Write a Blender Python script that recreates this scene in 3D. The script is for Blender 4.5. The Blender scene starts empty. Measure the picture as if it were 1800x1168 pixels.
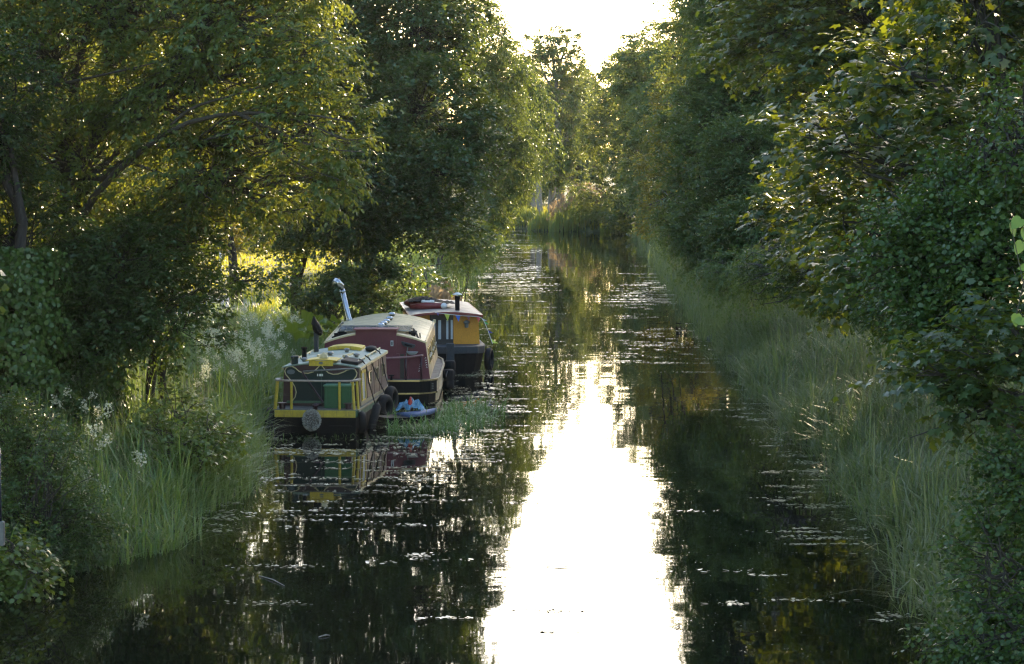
import bpy, math, random
import numpy as np
from mathutils import Vector, Matrix, Euler

# ------------------------------------------------------------------ camera, world, sun, exposure
SC = bpy.context.scene
COL = SC.collection
FPX, CX0, HOR, CAMZ = 4620.0, 1008.0, 282.0, 6.5
PITCH = math.atan((584 - HOR) / FPX)
YAW = math.atan((CX0 - 900) / FPX)
cam_d = bpy.data.cameras.new('camera')
cam = bpy.data.objects.new('camera', cam_d)
COL.objects.link(cam)
cam.location = (0, 0, CAMZ)
cam.rotation_euler = (math.radians(90) - PITCH, 0, YAW)
cam_d.sensor_width = 36.0
cam_d.lens = FPX / 1800 * 36
cam_d.clip_start = 0.5
cam_d.clip_end = 5000
SC.camera = cam
CROT = np.array(Euler(cam.rotation_euler).to_matrix())

SUN_EL, SUN_AZ = math.radians(15.5), math.radians(15)     # azimuth from +y towards +x
w = bpy.data.worlds.new('World')
SC.world = w
w.use_nodes = True
nt = w.node_tree
bg = nt.nodes['Background']
sky = nt.nodes.new('ShaderNodeTexSky')
sky.sky_type = 'NISHITA'
sky.sun_disc = False
sky.sun_elevation = SUN_EL
sky.sun_rotation = SUN_AZ
sky.dust_density = 1.0
sky.air_density = 1.0
nt.links.new(sky.outputs[0], bg.inputs[0])
bg.inputs[1].default_value = 0.15
sd = bpy.data.lights.new('sun', 'SUN')
sd.energy = 3.5
sd.angle = math.radians(0.5)
sd.color = (1.0, 0.80, 0.50)
so = bpy.data.objects.new('sun', sd)
COL.objects.link(so)
SDIR = Vector((math.sin(SUN_AZ) * math.cos(SUN_EL), math.cos(SUN_AZ) * math.cos(SUN_EL), math.sin(SUN_EL)))
so.rotation_euler = (-SDIR).to_track_quat('-Z', 'Y').to_euler()
so.location = (40, 60, 60)
SC.view_settings.view_transform = 'Standard'
SC.view_settings.look = 'None'
SC.view_settings.gamma = 1.0
SC.view_settings.exposure = 2.3
cy = SC.cycles
cy.max_bounces = 7
cy.diffuse_bounces = 3
cy.glossy_bounces = 3
cy.transmission_bounces = 4
cy.transparent_max_bounces = 4
cy.volume_bounces = 0
cy.caustics_reflective = False
cy.caustics_refractive = False
cy.sample_clamp_indirect = 6.0
cy.use_denoising = True
cy.denoising_prefilter = 'NONE'
cy.filter_width = 1.3


def P(px, py, D):
    """world point seen at pixel (px, py) of the 1800 x 1168 photograph, D metres along the canal"""
    d = CROT @ np.array([(px - 900) / FPX, (584 - py) / FPX, -1.0])
    return np.array([0, 0, CAMZ]) + d * (D / d[1])


def PZ(px, py, z):
    d = CROT @ np.array([(px - 900) / FPX, (584 - py) / FPX, -1.0])
    return np.array([0, 0, CAMZ]) + d * ((z - CAMZ) / d[2])


# ------------------------------------------------------------------ mesh helpers
def arrays_mesh(name, V, faces):
    """V (N,3); faces: list of int arrays (M,k)"""
    me = bpy.data.meshes.new(name)
    V = np.ascontiguousarray(V, dtype=np.float32)
    me.vertices.add(len(V))
    me.vertices.foreach_set('co', V.ravel())
    faces = [np.asarray(f, dtype=np.int32) for f in faces if len(f)]
    nl = sum(f.size for f in faces)
    npoly = sum(len(f) for f in faces)
    me.loops.add(nl)
    me.polygons.add(npoly)
    me.loops.foreach_set('vertex_index', np.concatenate([f.ravel() for f in faces]))
    starts, s = [], 0
    for f in faces:
        starts.append(s + np.arange(len(f), dtype=np.int32) * f.shape[1])
        s += f.size
    me.polygons.foreach_set('loop_start', np.concatenate(starts))
    me.update(calc_edges=True)
    return me


def link(name, me, mat, parent=None, smooth=False):
    o = bpy.data.objects.new(name, me)
    if mat is not None:
        me.materials.append(mat)
    if smooth:
        me.polygons.foreach_set('use_smooth', np.ones(len(me.polygons), dtype=bool))
    COL.objects.link(o)
    if parent is not None:
        o.parent = parent
    return o


def tag(o, label=None, cat=None, group=None, kind=None):
    if label:
        o['label'] = label
    if cat:
        o['category'] = cat
    if group:
        o['group'] = group
    if kind:
        o['kind'] = kind
    return o


def empty(name, loc=(0, 0, 0), rz=0.0):
    o = bpy.data.objects.new(name, None)
    o.location = loc
    o.rotation_euler = (0, 0, rz)
    COL.objects.link(o)
    return o


def copy_tree(o, parent=None):
    c = o.copy()
    COL.objects.link(c)
    if parent is not None:
        c.parent = parent
    for ch in list(o.children):
        copy_tree(ch, c)
    return c


class MB:
    def __init__(self):
        self.v, self.f = [], []

    def add(self, V, F):
        b = len(self.v)
        self.v += [tuple(map(float, p)) for p in V]
        self.f += [tuple(b + i for i in q) for q in F]

    def box(self, c, s, rot=None):
        V = [Vector((x * s[0] / 2, y * s[1] / 2, z * s[2] / 2)) for x in (-1, 1) for y in (-1, 1) for z in (-1, 1)]
        if rot:
            m = Euler(rot).to_matrix()
            V = [m @ p for p in V]
        V = [p + Vector(c) for p in V]
        self.add(V, [(0, 1, 3, 2), (4, 6, 7, 5), (0, 4, 5, 1), (2, 3, 7, 6), (0, 2, 6, 4), (1, 5, 7, 3)])

    def loft(self, secs, closed=True, caps=True):
        n = len(secs[0])
        V = [p for s in secs for p in s]
        F = []
        for i in range(len(secs) - 1):
            for j in range(n if closed else n - 1):
                k = (j + 1) % n
                F.append((i * n + j, i * n + k, (i + 1) * n + k, (i + 1) * n + j))
        if caps:
            F.append(tuple(range(n))[::-1])
            F.append(tuple((len(secs) - 1) * n + j for j in range(n)))
        self.add(V, F)

    def tube(self, pts, r, n=8, caps=True):
        pts = [Vector(p) for p in pts]
        if not hasattr(r, '__len__'):
            r = [r] * len(pts)
        secs = []
        up = Vector((0.13, 0.31, 0.94))
        for i, p in enumerate(pts):
            t = (pts[min(i + 1, len(pts) - 1)] - pts[max(i - 1, 0)]).normalized()
            a = t.cross(up)
            if a.length < 0.05:
                a = t.cross(Vector((1, 0, 0)))
            a.normalize()
            b = t.cross(a)
            secs.append([p + (a * math.cos(q) + b * math.sin(q)) * r[i] for q in [2 * math.pi * j / n for j in range(n)]])
        self.loft(secs, True, caps)

    def prism(self, poly, f, t):
        """poly: 2-D outline; f maps (a, b, depth) to a point; t: (d0, d1)"""
        n = len(poly)
        V = [f(a, b, t[0]) for a, b in poly] + [f(a, b, t[1]) for a, b in poly]
        F = [tuple(range(n)), tuple(range(2 * n - 1, n - 1, -1))]
        F += [(i, i + n, (i + 1) % n + n, (i + 1) % n) for i in range(n)]
        self.add(V, F)

    def lathe(self, prof, c, n=16, axis='Z'):
        secs = []
        for r, h in prof:
            s = []
            for j in range(n):
                a = 2 * math.pi * j / n
                x, y = r * math.cos(a), r * math.sin(a)
                q = {'Z': (x, y, h), 'Y': (x, h, y), 'X': (h, x, y)}[axis]
                s.append(Vector(q) + Vector(c))
            secs.append(s)
        self.loft(secs, True, True)

    def ball(self, c, r, n=16, m=10):
        r = r if hasattr(r, '__len__') else (r, r, r)
        secs = []
        for i in range(m + 1):
            t = math.pi * i / m
            k = max(math.sin(t), 0.02)
            secs.append([(c[0] + r[0] * k * math.cos(2 * math.pi * j / n), c[1] + r[1] * k * math.sin(2 * math.pi * j / n),
                          c[2] - r[2] * math.cos(t)) for j in range(n)])
        self.loft(secs)

    def torus(self, c, R, r, axis='X', n=24, m=10, sx=1.0):
        V, F = [], []
        for i in range(n):
            a = 2 * math.pi * i / n
            for j in range(m):
                b = 2 * math.pi * j / m
                q = R + r * math.cos(b)
                x, y, h = q * math.cos(a), q * math.sin(a), r * math.sin(b) * sx
                p = {'Z': (x, y, h), 'Y': (x, h, y), 'X': (h, x, y)}[axis]
                V.append(Vector(p) + Vector(c))
                F.append((i * m + j, ((i + 1) % n) * m + j, ((i + 1) % n) * m + (j + 1) % m, i * m + (j + 1) % m))
        self.add(V, F)

    def build(self, name, mat, parent=None, smooth=False, bevel=0.0):
        me = bpy.data.meshes.new(name)
        me.from_pydata(self.v, [], self.f)
        me.update()
        o = link(name, me, mat, parent, smooth)
        if bevel:
            b = o.modifiers.new('bevel', 'BEVEL')
            b.width = bevel
            b.segments = 2
            b.limit_method = 'ANGLE'
            b.angle_limit = math.radians(40)
        return o


# ------------------------------------------------------------------ materials
def nmat(name):
    m = bpy.data.materials.new(name)
    m.use_nodes = True
    t = m.node_tree
    return m, t, t.nodes['Principled BSDF'], t.nodes['Material Output']


def noise(t, scale, detail=4.0, rough=0.55, coord='Object', vec=None):
    n = t.nodes.new('ShaderNodeTexNoise')
    n.inputs['Scale'].default_value = scale
    n.inputs['Detail'].default_value = detail
    n.inputs['Roughness'].default_value = rough
    if vec is None:
        c = t.nodes.new('ShaderNodeTexCoord')
        vec = c.outputs[coord]
    t.links.new(vec, n.inputs['Vector'])
    return n


def ramp(t, fac, stops):
    r = t.nodes.new('ShaderNodeValToRGB')
    el = r.color_ramp.elements
    while len(el) < len(stops):
        el.new(0.5)
    for e, (p, c) in zip(el, stops):
        e.position = p
        e.color = (*c, 1)
    t.links.new(fac, r.inputs[0])
    return r


def mixc(t, fac, a, b, mode='MIX'):
    m = t.nodes.new('ShaderNodeMix')
    m.data_type = 'RGBA'
    m.blend_type = mode
    for sock, val in ((m.inputs['Factor'], fac), (m.inputs[6], a), (m.inputs[7], b)):
        if hasattr(val, 'links') or hasattr(val, 'is_linked'):
            t.links.new(val, sock)
        elif hasattr(val, '__len__'):
            sock.default_value = (*val, 1)
        else:
            sock.default_value = val
    return m.outputs[2]


def paint(name, col, rough=0.45, wear=0.35, metal=0.0, dirt=(0.05, 0.045, 0.035), bump=0.15, scale=3.0, spec=0.5):
    m, t, b, o = nmat(name)
    b.inputs['Specular IOR Level'].default_value = spec
    n1 = noise(t, scale, 6, 0.65)
    n2 = noise(t, scale * 9, 3, 0.6)
    r1 = ramp(t, n1.outputs[0], [(0.42, (0, 0, 0)), (0.78, (1, 1, 1))])
    k = mixc(t, 1.0, r1.outputs[0], (wear, wear, wear), 'MULTIPLY')
    c = mixc(t, k, col, dirt)
    r2 = ramp(t, n2.outputs[0], [(0.3, (0.86, 0.86, 0.86)), (0.7, (1.1, 1.1, 1.1))])
    c = mixc(t, 1.0, c, r2.outputs[0], 'MULTIPLY')
    tc_ = t.nodes.new('ShaderNodeTexCoord')
    mp_ = t.nodes.new('ShaderNodeMapping')
    mp_.inputs['Scale'].default_value = (16, 16, 1.3)
    t.links.new(tc_.outputs['Object'], mp_.inputs[0])
    n3 = noise(t, 1.0, 4, 0.6, vec=mp_.outputs[0])
    r3 = ramp(t, n3.outputs[0], [(0.56, (0, 0, 0)), (0.72, (min(1, wear * 1.3),) * 3)])
    c = mixc(t, r3.outputs[0], c, dirt)
    t.links.new(c, b.inputs['Base Color'])
    rr = ramp(t, n1.outputs[0], [(0.3, (rough * .8,) * 3), (0.8, (min(1, rough * 1.4),) * 3)])
    t.links.new(rr.outputs[0], b.inputs['Roughness'])
    b.inputs['Metallic'].default_value = metal
    bm = t.nodes.new('ShaderNodeBump')
    bm.inputs['Strength'].default_value = bump
    bm.inputs['Distance'].default_value = 0.01
    t.links.new(n2.outputs[0], bm.inputs['Height'])
    t.links.new(bm.outputs[0], b.inputs['Normal'])
    return m


def leaf_mat(name, c1, c2, c3, trans, mix=0.4, rough=0.42, spec=0.5):
    m, t, b, o = nmat(name)
    g = t.nodes.new('ShaderNodeNewGeometry')
    r = ramp(t, g.outputs['Random Per Island'], [(0.0, c1), (0.55, c2), (1.0, c3)])
    oi = t.nodes.new('ShaderNodeObjectInfo')
    hs = t.nodes.new('ShaderNodeHueSaturation')
    mr = t.nodes.new('ShaderNodeMapRange')
    mr.inputs[3].default_value = 0.8
    mr.inputs[4].default_value = 1.2
    t.links.new(oi.outputs['Random'], mr.inputs[0])
    t.links.new(mr.outputs[0], hs.inputs['Value'])
    t.links.new(r.outputs[0], hs.inputs['Color'])
    t.links.new(hs.outputs[0], b.inputs['Base Color'])
    b.inputs['Roughness'].default_value = rough
    b.inputs['Specular IOR Level'].default_value = spec
    tr = t.nodes.new('ShaderNodeBsdfTranslucent')
    tc = mixc(t, g.outputs['Random Per Island'], trans, tuple(x * 0.6 for x in trans))
    t.links.new(tc, tr.inputs[0])
    mx = t.nodes.new('ShaderNodeMixShader')
    mx.inputs[0].default_value = mix
    t.links.new(b.outputs[0], mx.inputs[1])
    t.links.new(tr.outputs[0], mx.inputs[2])
    t.links.new(mx.outputs[0], o.inputs[0])
    return m


def bark_mat(name, c1, c2):
    m, t, b, o = nmat(name)
    c = t.nodes.new('ShaderNodeTexCoord')
    mp = t.nodes.new('ShaderNodeMapping')
    mp.inputs['Scale'].default_value = (6, 6, 1.2)
    t.links.new(c.outputs['Object'], mp.inputs[0])
    n = noise(t, 3.0, 6, 0.7, vec=mp.outputs[0])
    r = ramp(t, n.outputs[0], [(0.3, c1), (0.7, c2)])
    t.links.new(r.outputs[0], b.inputs['Base Color'])
    b.inputs['Roughness'].default_value = 0.9
    bm = t.nodes.new('ShaderNodeBump')
    bm.inputs['Strength'].default_value = 0.7
    bm.inputs['Distance'].default_value = 0.03
    t.links.new(n.outputs[0], bm.inputs['Height'])
    t.links.new(bm.outputs[0], b.inputs['Normal'])
    return m


M = {}
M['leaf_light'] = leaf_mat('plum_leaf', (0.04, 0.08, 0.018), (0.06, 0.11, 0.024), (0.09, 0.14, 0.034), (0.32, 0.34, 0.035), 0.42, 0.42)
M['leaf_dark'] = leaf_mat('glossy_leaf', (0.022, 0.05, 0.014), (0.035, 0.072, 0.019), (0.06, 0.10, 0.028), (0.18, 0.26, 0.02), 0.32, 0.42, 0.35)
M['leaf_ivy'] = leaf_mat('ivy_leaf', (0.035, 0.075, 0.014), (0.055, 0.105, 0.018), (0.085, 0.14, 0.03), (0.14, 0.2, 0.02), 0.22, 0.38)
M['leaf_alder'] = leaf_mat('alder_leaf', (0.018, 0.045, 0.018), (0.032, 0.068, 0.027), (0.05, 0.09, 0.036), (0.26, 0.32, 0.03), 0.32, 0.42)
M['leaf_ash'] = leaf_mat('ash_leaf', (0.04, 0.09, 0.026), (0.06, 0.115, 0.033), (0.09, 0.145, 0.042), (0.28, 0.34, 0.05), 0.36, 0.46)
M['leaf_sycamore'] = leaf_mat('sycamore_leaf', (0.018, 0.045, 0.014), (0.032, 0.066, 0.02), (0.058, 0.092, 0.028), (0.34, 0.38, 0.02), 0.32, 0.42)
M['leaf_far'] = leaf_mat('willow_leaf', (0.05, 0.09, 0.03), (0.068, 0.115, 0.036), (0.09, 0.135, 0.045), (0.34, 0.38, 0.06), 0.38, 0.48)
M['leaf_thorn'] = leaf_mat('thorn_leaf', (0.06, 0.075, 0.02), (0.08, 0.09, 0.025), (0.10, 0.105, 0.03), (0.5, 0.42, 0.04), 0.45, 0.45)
M['grass'] = leaf_mat('grass_blade', (0.045, 0.10, 0.025), (0.10, 0.17, 0.05), (0.23, 0.27, 0.12), (0.32, 0.42, 0.07), 0.35, 0.42)
M['grass_right'] = leaf_mat('pale_grass_blade', (0.055, 0.095, 0.028), (0.12, 0.16, 0.06), (0.25, 0.26, 0.135), (0.30, 0.38, 0.10), 0.35, 0.45)
M['meadow'] = leaf_mat('meadow_blade', (0.10, 0.14, 0.03), (0.14, 0.18, 0.04), (0.2, 0.21, 0.05), (0.6, 0.55, 0.04), 0.55, 0.5)
M['seed'] = leaf_mat('seed_head', (0.16, 0.15, 0.10), (0.20, 0.18, 0.13), (0.24, 0.22, 0.16), (0.3, 0.27, 0.18), 0.35, 0.8)
M['plume'] = leaf_mat('reed_plume', (0.30, 0.22, 0.14), (0.36, 0.27, 0.17), (0.42, 0.32, 0.2), (0.5, 0.36, 0.2), 0.4, 0.8)
M['reed'] = leaf_mat('reed_leaf', (0.10, 0.15, 0.05), (0.13, 0.19, 0.06), (0.17, 0.22, 0.07), (0.4, 0.46, 0.08), 0.4, 0.5)
M['bur'] = leaf_mat('bur_reed_blade', (0.05, 0.12, 0.03), (0.075, 0.16, 0.04), (0.13, 0.22, 0.07), (0.2, 0.34, 0.05), 0.25, 0.45, 0.35)
M['blossom'] = leaf_mat('cream_blossom', (0.55, 0.54, 0.38), (0.65, 0.64, 0.47), (0.74, 0.73, 0.56), (0.6, 0.6, 0.4), 0.4, 0.8)
M['bramble'] = leaf_mat('bramble_leaf', (0.06, 0.10, 0.02), (0.08, 0.125, 0.025), (0.11, 0.155, 0.03), (0.3, 0.36, 0.03), 0.35, 0.4)
M['lime'] = leaf_mat('lime_leaf', (0.06, 0.12, 0.02), (0.08, 0.14, 0.025), (0.10, 0.16, 0.03), (0.3, 0.4, 0.05), 0.18, 0.5, 0.3)
M['pad'] = leaf_mat('water_weed', (0.13, 0.15, 0.07), (0.18, 0.2, 0.11), (0.26, 0.27, 0.17), (0.2, 0.22, 0.05), 0.08, 0.28, 1.0)
M['bark'] = bark_mat('brown_bark', (0.035, 0.028, 0.02), (0.085, 0.07, 0.05))
M['bark_dark'] = bark_mat('dark_bark', (0.018, 0.015, 0.012), (0.05, 0.042, 0.033))
M['bark_pale'] = bark_mat('pale_bark', (0.16, 0.14, 0.12), (0.30, 0.27, 0.23))


def ground_mat():
    m, t, b, o = nmat('bank_soil')
    n = noise(t, 0.6, 8, 0.65)
    n2 = noise(t, 9, 4, 0.6)
    r = ramp(t, n.outputs[0], [(0.35, (0.045, 0.05, 0.022)), (0.55, (0.06, 0.08, 0.028)), (0.72, (0.085, 0.10, 0.035))])
    r2 = ramp(t, n2.outputs[0], [(0.3, (0.7, 0.7, 0.7)), (0.7, (1.15, 1.15, 1.15))])
    t.links.new(mixc(t, 1.0, r.outputs[0], r2.outputs[0], 'MULTIPLY'), b.inputs['Base Color'])
    b.inputs['Roughness'].default_value = 0.95
    return m


def water_mat():
    m, t, b, o = nmat('canal_water')
    c = t.nodes.new('ShaderNodeTexCoord')

    def grad(scale, xs, amp, detail):
        mp = t.nodes.new('ShaderNodeMapping')
        mp.inputs['Scale'].default_value = (xs, 1, 1)
        t.links.new(c.outputs['Object'], mp.inputs[0])
        n = noise(t, scale, detail, 0.55, vec=mp.outputs[0])
        s = t.nodes.new('ShaderNodeVectorMath')
        s.operation = 'SUBTRACT'
        s.inputs[1].default_value = (0.5, 0.5, 0.5)
        t.links.new(n.outputs['Color'], s.inputs[0])
        k = t.nodes.new('ShaderNodeVectorMath')
        k.operation = 'MULTIPLY'
        k.inputs[1].default_value = (amp * 0.6, amp, 0)
        t.links.new(s.outputs[0], k.inputs[0])
        return k.outputs[0]
    a1 = grad(0.35, 0.5, 0.010, 1)
    a2 = grad(2.2, 0.35, 0.018, 2)
    big = noise(t, 0.09, 3, 0.6)
    bm = ramp(t, big.outputs[0], [(0.38, (0.25, 0.25, 0.25)), (0.62, (1, 1, 1))])
    k2 = t.nodes.new('ShaderNodeVectorMath')
    k2.operation = 'MULTIPLY'
    t.links.new(a2, k2.inputs[0])
    t.links.new(bm.outputs[0], k2.inputs[1])
    s1 = t.nodes.new('ShaderNodeVectorMath')
    t.links.new(a1, s1.inputs[0])
    t.links.new(k2.outputs[0], s1.inputs[1])
    s2 = t.nodes.new('ShaderNodeVectorMath')
    s2.inputs[1].default_value = (0, 0, 1)
    t.links.new(s1.outputs[0], s2.inputs[0])
    nn = t.nodes.new('ShaderNodeVectorMath')
    nn.operation = 'NORMALIZE'
    t.links.new(s2.outputs[0], nn.inputs[0])
    t.links.new(nn.outputs[0], b.inputs['Normal'])
    b.inputs['Base Color'].default_value = (0.003, 0.004, 0.0025, 1)
    b.inputs['Roughness'].default_value = 0.02
    b.inputs['IOR'].default_value = 1.333
    b.inputs['Specular IOR Level'].default_value = 0.5
    return m


M['ground'] = ground_mat()
M['water'] = water_mat()
M['path'] = paint('path_gravel', (0.24, 0.23, 0.23), 0.9, 0.4, scale=0.8)


# ------------------------------------------------------------------ setting: ground, water, path
RNG = np.random.default_rng(7)


def left_edge(y):
    return np.interp(y, [-60, 30, 36, 39.6, 42, 44.5, 55, 60, 85, 110, 150, 200, 232, 400],
                     [-9.5, -9.3, -9.0, -8.5, -7.3, -6.7, -6.9, -7.4, -7.4, -6.6, -5.8, -6.0, -6.6, -6.6]) \
        + 0.18 * np.sin(y * 0.9) + 0.14 * np.sin(y * 0.37 + 1)


def right_edge(y):
    return np.interp(y, [-60, 30, 42, 50, 72, 88, 150, 200, 400], [5.0, 5.0, 5.5, 5.6, 5.3, 5.1, 5.0, 5.4, 5.4]) \
        + 0.2 * np.sin(y * 0.55 + 2) + 0.12 * np.sin(y * 1.3)


def canal_d(x, y):
    """signed distance-like: negative inside the canal"""
    main = np.maximum(np.maximum(left_edge(y) - x, x - right_edge(y)), y - (243 - 0.5 * (x + 7)))
    arm = np.maximum(np.maximum(234 - 0.2 * (x + 6) - y, y - (250 - 0.5 * (x + 7).clip(-40, 30))), np.maximum(-90 - x, x + 4))
    return np.minimum(main, arm)


def ground_z(x, y):
    x, y = np.asarray(x, float), np.asarray(y, float)
    d = canal_d(x, y)
    z = np.interp(d, [-1.5, -0.5, 0.0, 0.5, 1.6, 3.5, 6], [-1.0, -0.6, -0.03, 0.25, 0.6, 0.9, 1.0])
    z = np.where((x > 0) & (d > 0), z * (1 + .55 * np.clip((d - .5) / 3, 0, 1)), z)
    rough = 0.10 * np.sin(x * 1.7 + y * 0.31) * np.sin(y * 0.9 - x * .4) + 0.05 * np.sin(x * 4.1) * np.sin(y * 3.3)
    flat = np.clip((np.abs(x + 13.2 + 0.5 * np.maximum(y - 100, 0)) - 1.7) / 0.8, 0, 1)          # the towpath is level
    far = np.clip((np.hypot(x, y - 100) - 150) / 300, 0, 1)
    return z + np.where(d > 0, rough * flat, 0) + far * 3.0


gx = np.unique(np.round(np.concatenate([np.linspace(-900, -90, 14), np.linspace(-90, -20, 36), np.arange(-20, 14, 0.34), np.linspace(14, 70, 30), np.linspace(70, 900, 14)]), 3))
gy = np.unique(np.round(np.concatenate([np.linspace(-60, 28, 20), np.arange(28, 120, 0.7), np.arange(120, 262, 1.3), np.linspace(262, 420, 40), np.linspace(420, 2500, 20)]), 3))
GX, GY = np.meshgrid(gx, gy)
GV = np.stack([GX, GY, ground_z(GX, GY)], -1).reshape(-1, 3)
nx, ny = len(gx), len(gy)
ii = (np.arange(ny - 1)[:, None] * nx + np.arange(nx - 1)[None]).ravel()
GF = np.stack([ii, ii + 1, ii + nx + 1, ii + nx], -1)
tag(link('ground', arrays_mesh('ground', GV, [GF]), M['ground'], smooth=True), kind='structure')
wv = np.array([(-95, -50, 0), (12, -50, 0), (12, 275, 0), (-95, 275, 0)], float)
tag(link('canal_water', arrays_mesh('canal_water', wv, [np.array([[0, 1, 2, 3]])]), M['water']), kind='structure')
py_ = np.arange(40, 150, 2.0)
pv = np.concatenate([np.stack([-14.7 + .15 * np.sin(py_) - .5 * np.maximum(py_ - 100, 0), py_, np.full_like(py_, 1.03)], -1), np.stack([-11.8 + .12 * np.sin(py_ * .8) - .5 * np.maximum(py_ - 100, 0), py_, np.full_like(py_, 1.03)], -1)])
k = np.arange(len(py_) - 1)
tag(link('towpath', arrays_mesh('towpath', pv, [np.stack([k, k + len(py_), k + len(py_) + 1, k + 1], -1)]), M['path']), kind='structure')


# ------------------------------------------------------------------ foliage
def unit(a):
    return a / np.maximum(np.linalg.norm(a, axis=-1, keepdims=True), 1e-9)


TEMPL = {
    'oval': (np.array([[0, 0, 0], [.3, .42, .10], [.72, .36, .06], [1, 0, -.12], [.72, -.36, .06], [.3, -.42, .10]]), 6),
    'kite': (np.array([[0, 0, 0], [.45, .5, .12], [1, 0, -.08], [.45, -.5, .12]]), 4),
    'palm': (np.array([[0, 0, 0], [.06, .34, .03], [.30, .25, .03], [.52, .52, -.05], [.60, .22, .03], [1, 0, -.12], [.60, -.22, .03], [.52, -.52, -.05], [.30, -.25, .03], [.06, -.34, .03]]), 10),
    'heart': (np.array([[0, 0, 0], [-.06, .2, .04], [.04, .4, .07], [.25, .5, .08], [.5, .46, .06], [.75, .28, .02], [1, 0, -.08], [.75, -.28, .02], [.5, -.46, .06], [.25, -.5, .08], [.04, -.4, .07], [-.06, -.2, .04]]), 12),
    'round': (np.array([[0, 0, 0], [.25, .42, .07], [.65, .46, .06], [.98, .18, -.04], [.98, -.18, -.04], [.65, -.46, .06], [.25, -.42, .07]]), 7),
}


def leaf_geo(Pn, D, N, L, W, tmpl):
    T, k = TEMPL[tmpl]
    D = unit(D)
    S = unit(np.cross(D, N))
    N = np.cross(S, D)
    V = (Pn[:, None, :] + T[None, :, 0:1] * (L[:, None, None] * D[:, None, :]) + T[None, :, 1:2] * (W[:, None, None] * S[:, None, :])
         + T[None, :, 2:3] * (L[:, None, None] * N[:, None, :]))
    F = np.arange(len(Pn) * k).reshape(-1, k)
    return V.reshape(-1, 3), F


def clump_leaves(rng, C, out, rc, sp, Lm):
    """C clump centres, out outward directions, rc clump radius -> leaf arrays"""
    m = len(C)
    nt_, nl = sp['twigs'], sp['leaves']
    C3 = np.repeat(C, nt_, 0)
    O3 = np.repeat(out, nt_, 0)
    R3 = np.repeat(rc, nt_)
    d = unit(O3 * sp.get('outw', .6) + rng.normal(size=O3.shape) * np.array([.8, .8, sp.get('vert', .6)]) + np.array([0, 0, sp.get('rise', .2)]))
    ln = R3 * rng.uniform(.6, 1.15, len(R3))
    t = (np.arange(nl) + .5) / nl
    t = t[None] * 0.95 + rng.uniform(-.06, .06, (len(R3), nl)) + 0.05
    dr = sp.get('droop', .3)
    pos = C3[:, None] + d[:, None] * (ln[:, None] * t)[..., None]
    pos[..., 2] -= dr * ln[:, None] * t ** 2
    tan = d[:, None] - np.array([0, 0, 1.0]) * (2 * dr * t)[..., None]
    tan = unit(tan)
    side = unit(np.cross(tan, np.array([0.05, 0.08, 1.0])))
    sgn = np.where(np.arange(nl) % 2 == 0, 1.0, -1.0)[None, :, None]
    ang = sp.get('ang', .9)
    ld = unit(tan * math.cos(ang) + side * sgn * math.sin(ang) + rng.normal(size=pos.shape) * .28 - np.array([0, 0, sp.get('hang', .15)]))
    nn = unit(np.array([0, 0, sp.get('up', 1.0)]) + O3[:, None] * .35 + rng.normal(size=pos.shape) * sp.get('flut', .55))
    pos = pos.reshape(-1, 3)
    n = len(pos)
    L = Lm * rng.uniform(.65, 1.2, n)
    return leaf_geo(pos, ld.reshape(-1, 3), nn.reshape(-1, 3), L, L * sp['wl'], sp['t'])


SP = {
    'plum': dict(t='oval', wl=.46, twigs=5, leaves=9, droop=.25, up=.8, hang=.45, flut=.6, ang=.8, mat='leaf_light', L=.128, rc=.65),
    'dark': dict(t='oval', wl=.5, twigs=6, leaves=9, droop=.25, up=.9, hang=.25, flut=.6, mat='leaf_dark', L=.115, rc=.55),
    'alder': dict(t='kite', wl=.95, twigs=7, leaves=8, droop=.12, up=1.0, hang=.1, flut=.6, mat='leaf_alder', L=.12, rc=.6, rise=.35),
    'ash': dict(t='kite', wl=.42, twigs=6, leaves=11, droop=.7, up=.9, hang=.45, flut=.45, mat='leaf_ash', L=.15, rc=.85, vert=.4),
    'ashc': dict(t='kite', wl=.45, twigs=7, leaves=10, droop=.3, up=1.0, hang=.25, flut=.55, mat='leaf_ash', L=.14, rc=.8, rise=.35, vert=.5),
    'syc': dict(t='palm', wl=1.05, twigs=4, leaves=7, droop=.2, up=1.3, hang=.3, flut=.38, mat='leaf_sycamore', L=.17, rc=.7, vert=.25),
    'round': dict(t='round', wl=.85, twigs=5, leaves=7, droop=.15, up=.7, hang=.2, flut=.7, mat='leaf_dark', L=.09, rc=.5),
    'far': dict(t='kite', wl=.5, twigs=6, leaves=9, droop=.5, up=.9, hang=.4, flut=.5, mat='leaf_far', L=.16, rc=.9, vert=.45),
    'thorn': dict(t='kite', wl=.6, twigs=6, leaves=8, droop=.2, up=.8, hang=.2, flut=.6, mat='leaf_thorn', L=.12, rc=.7),
    'bramble': dict(t='round', wl=.8, twigs=5, leaves=6, droop=.3, up=1.0, hang=.2, flut=.45, mat='bramble', L=.10, rc=.45),
}


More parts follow.
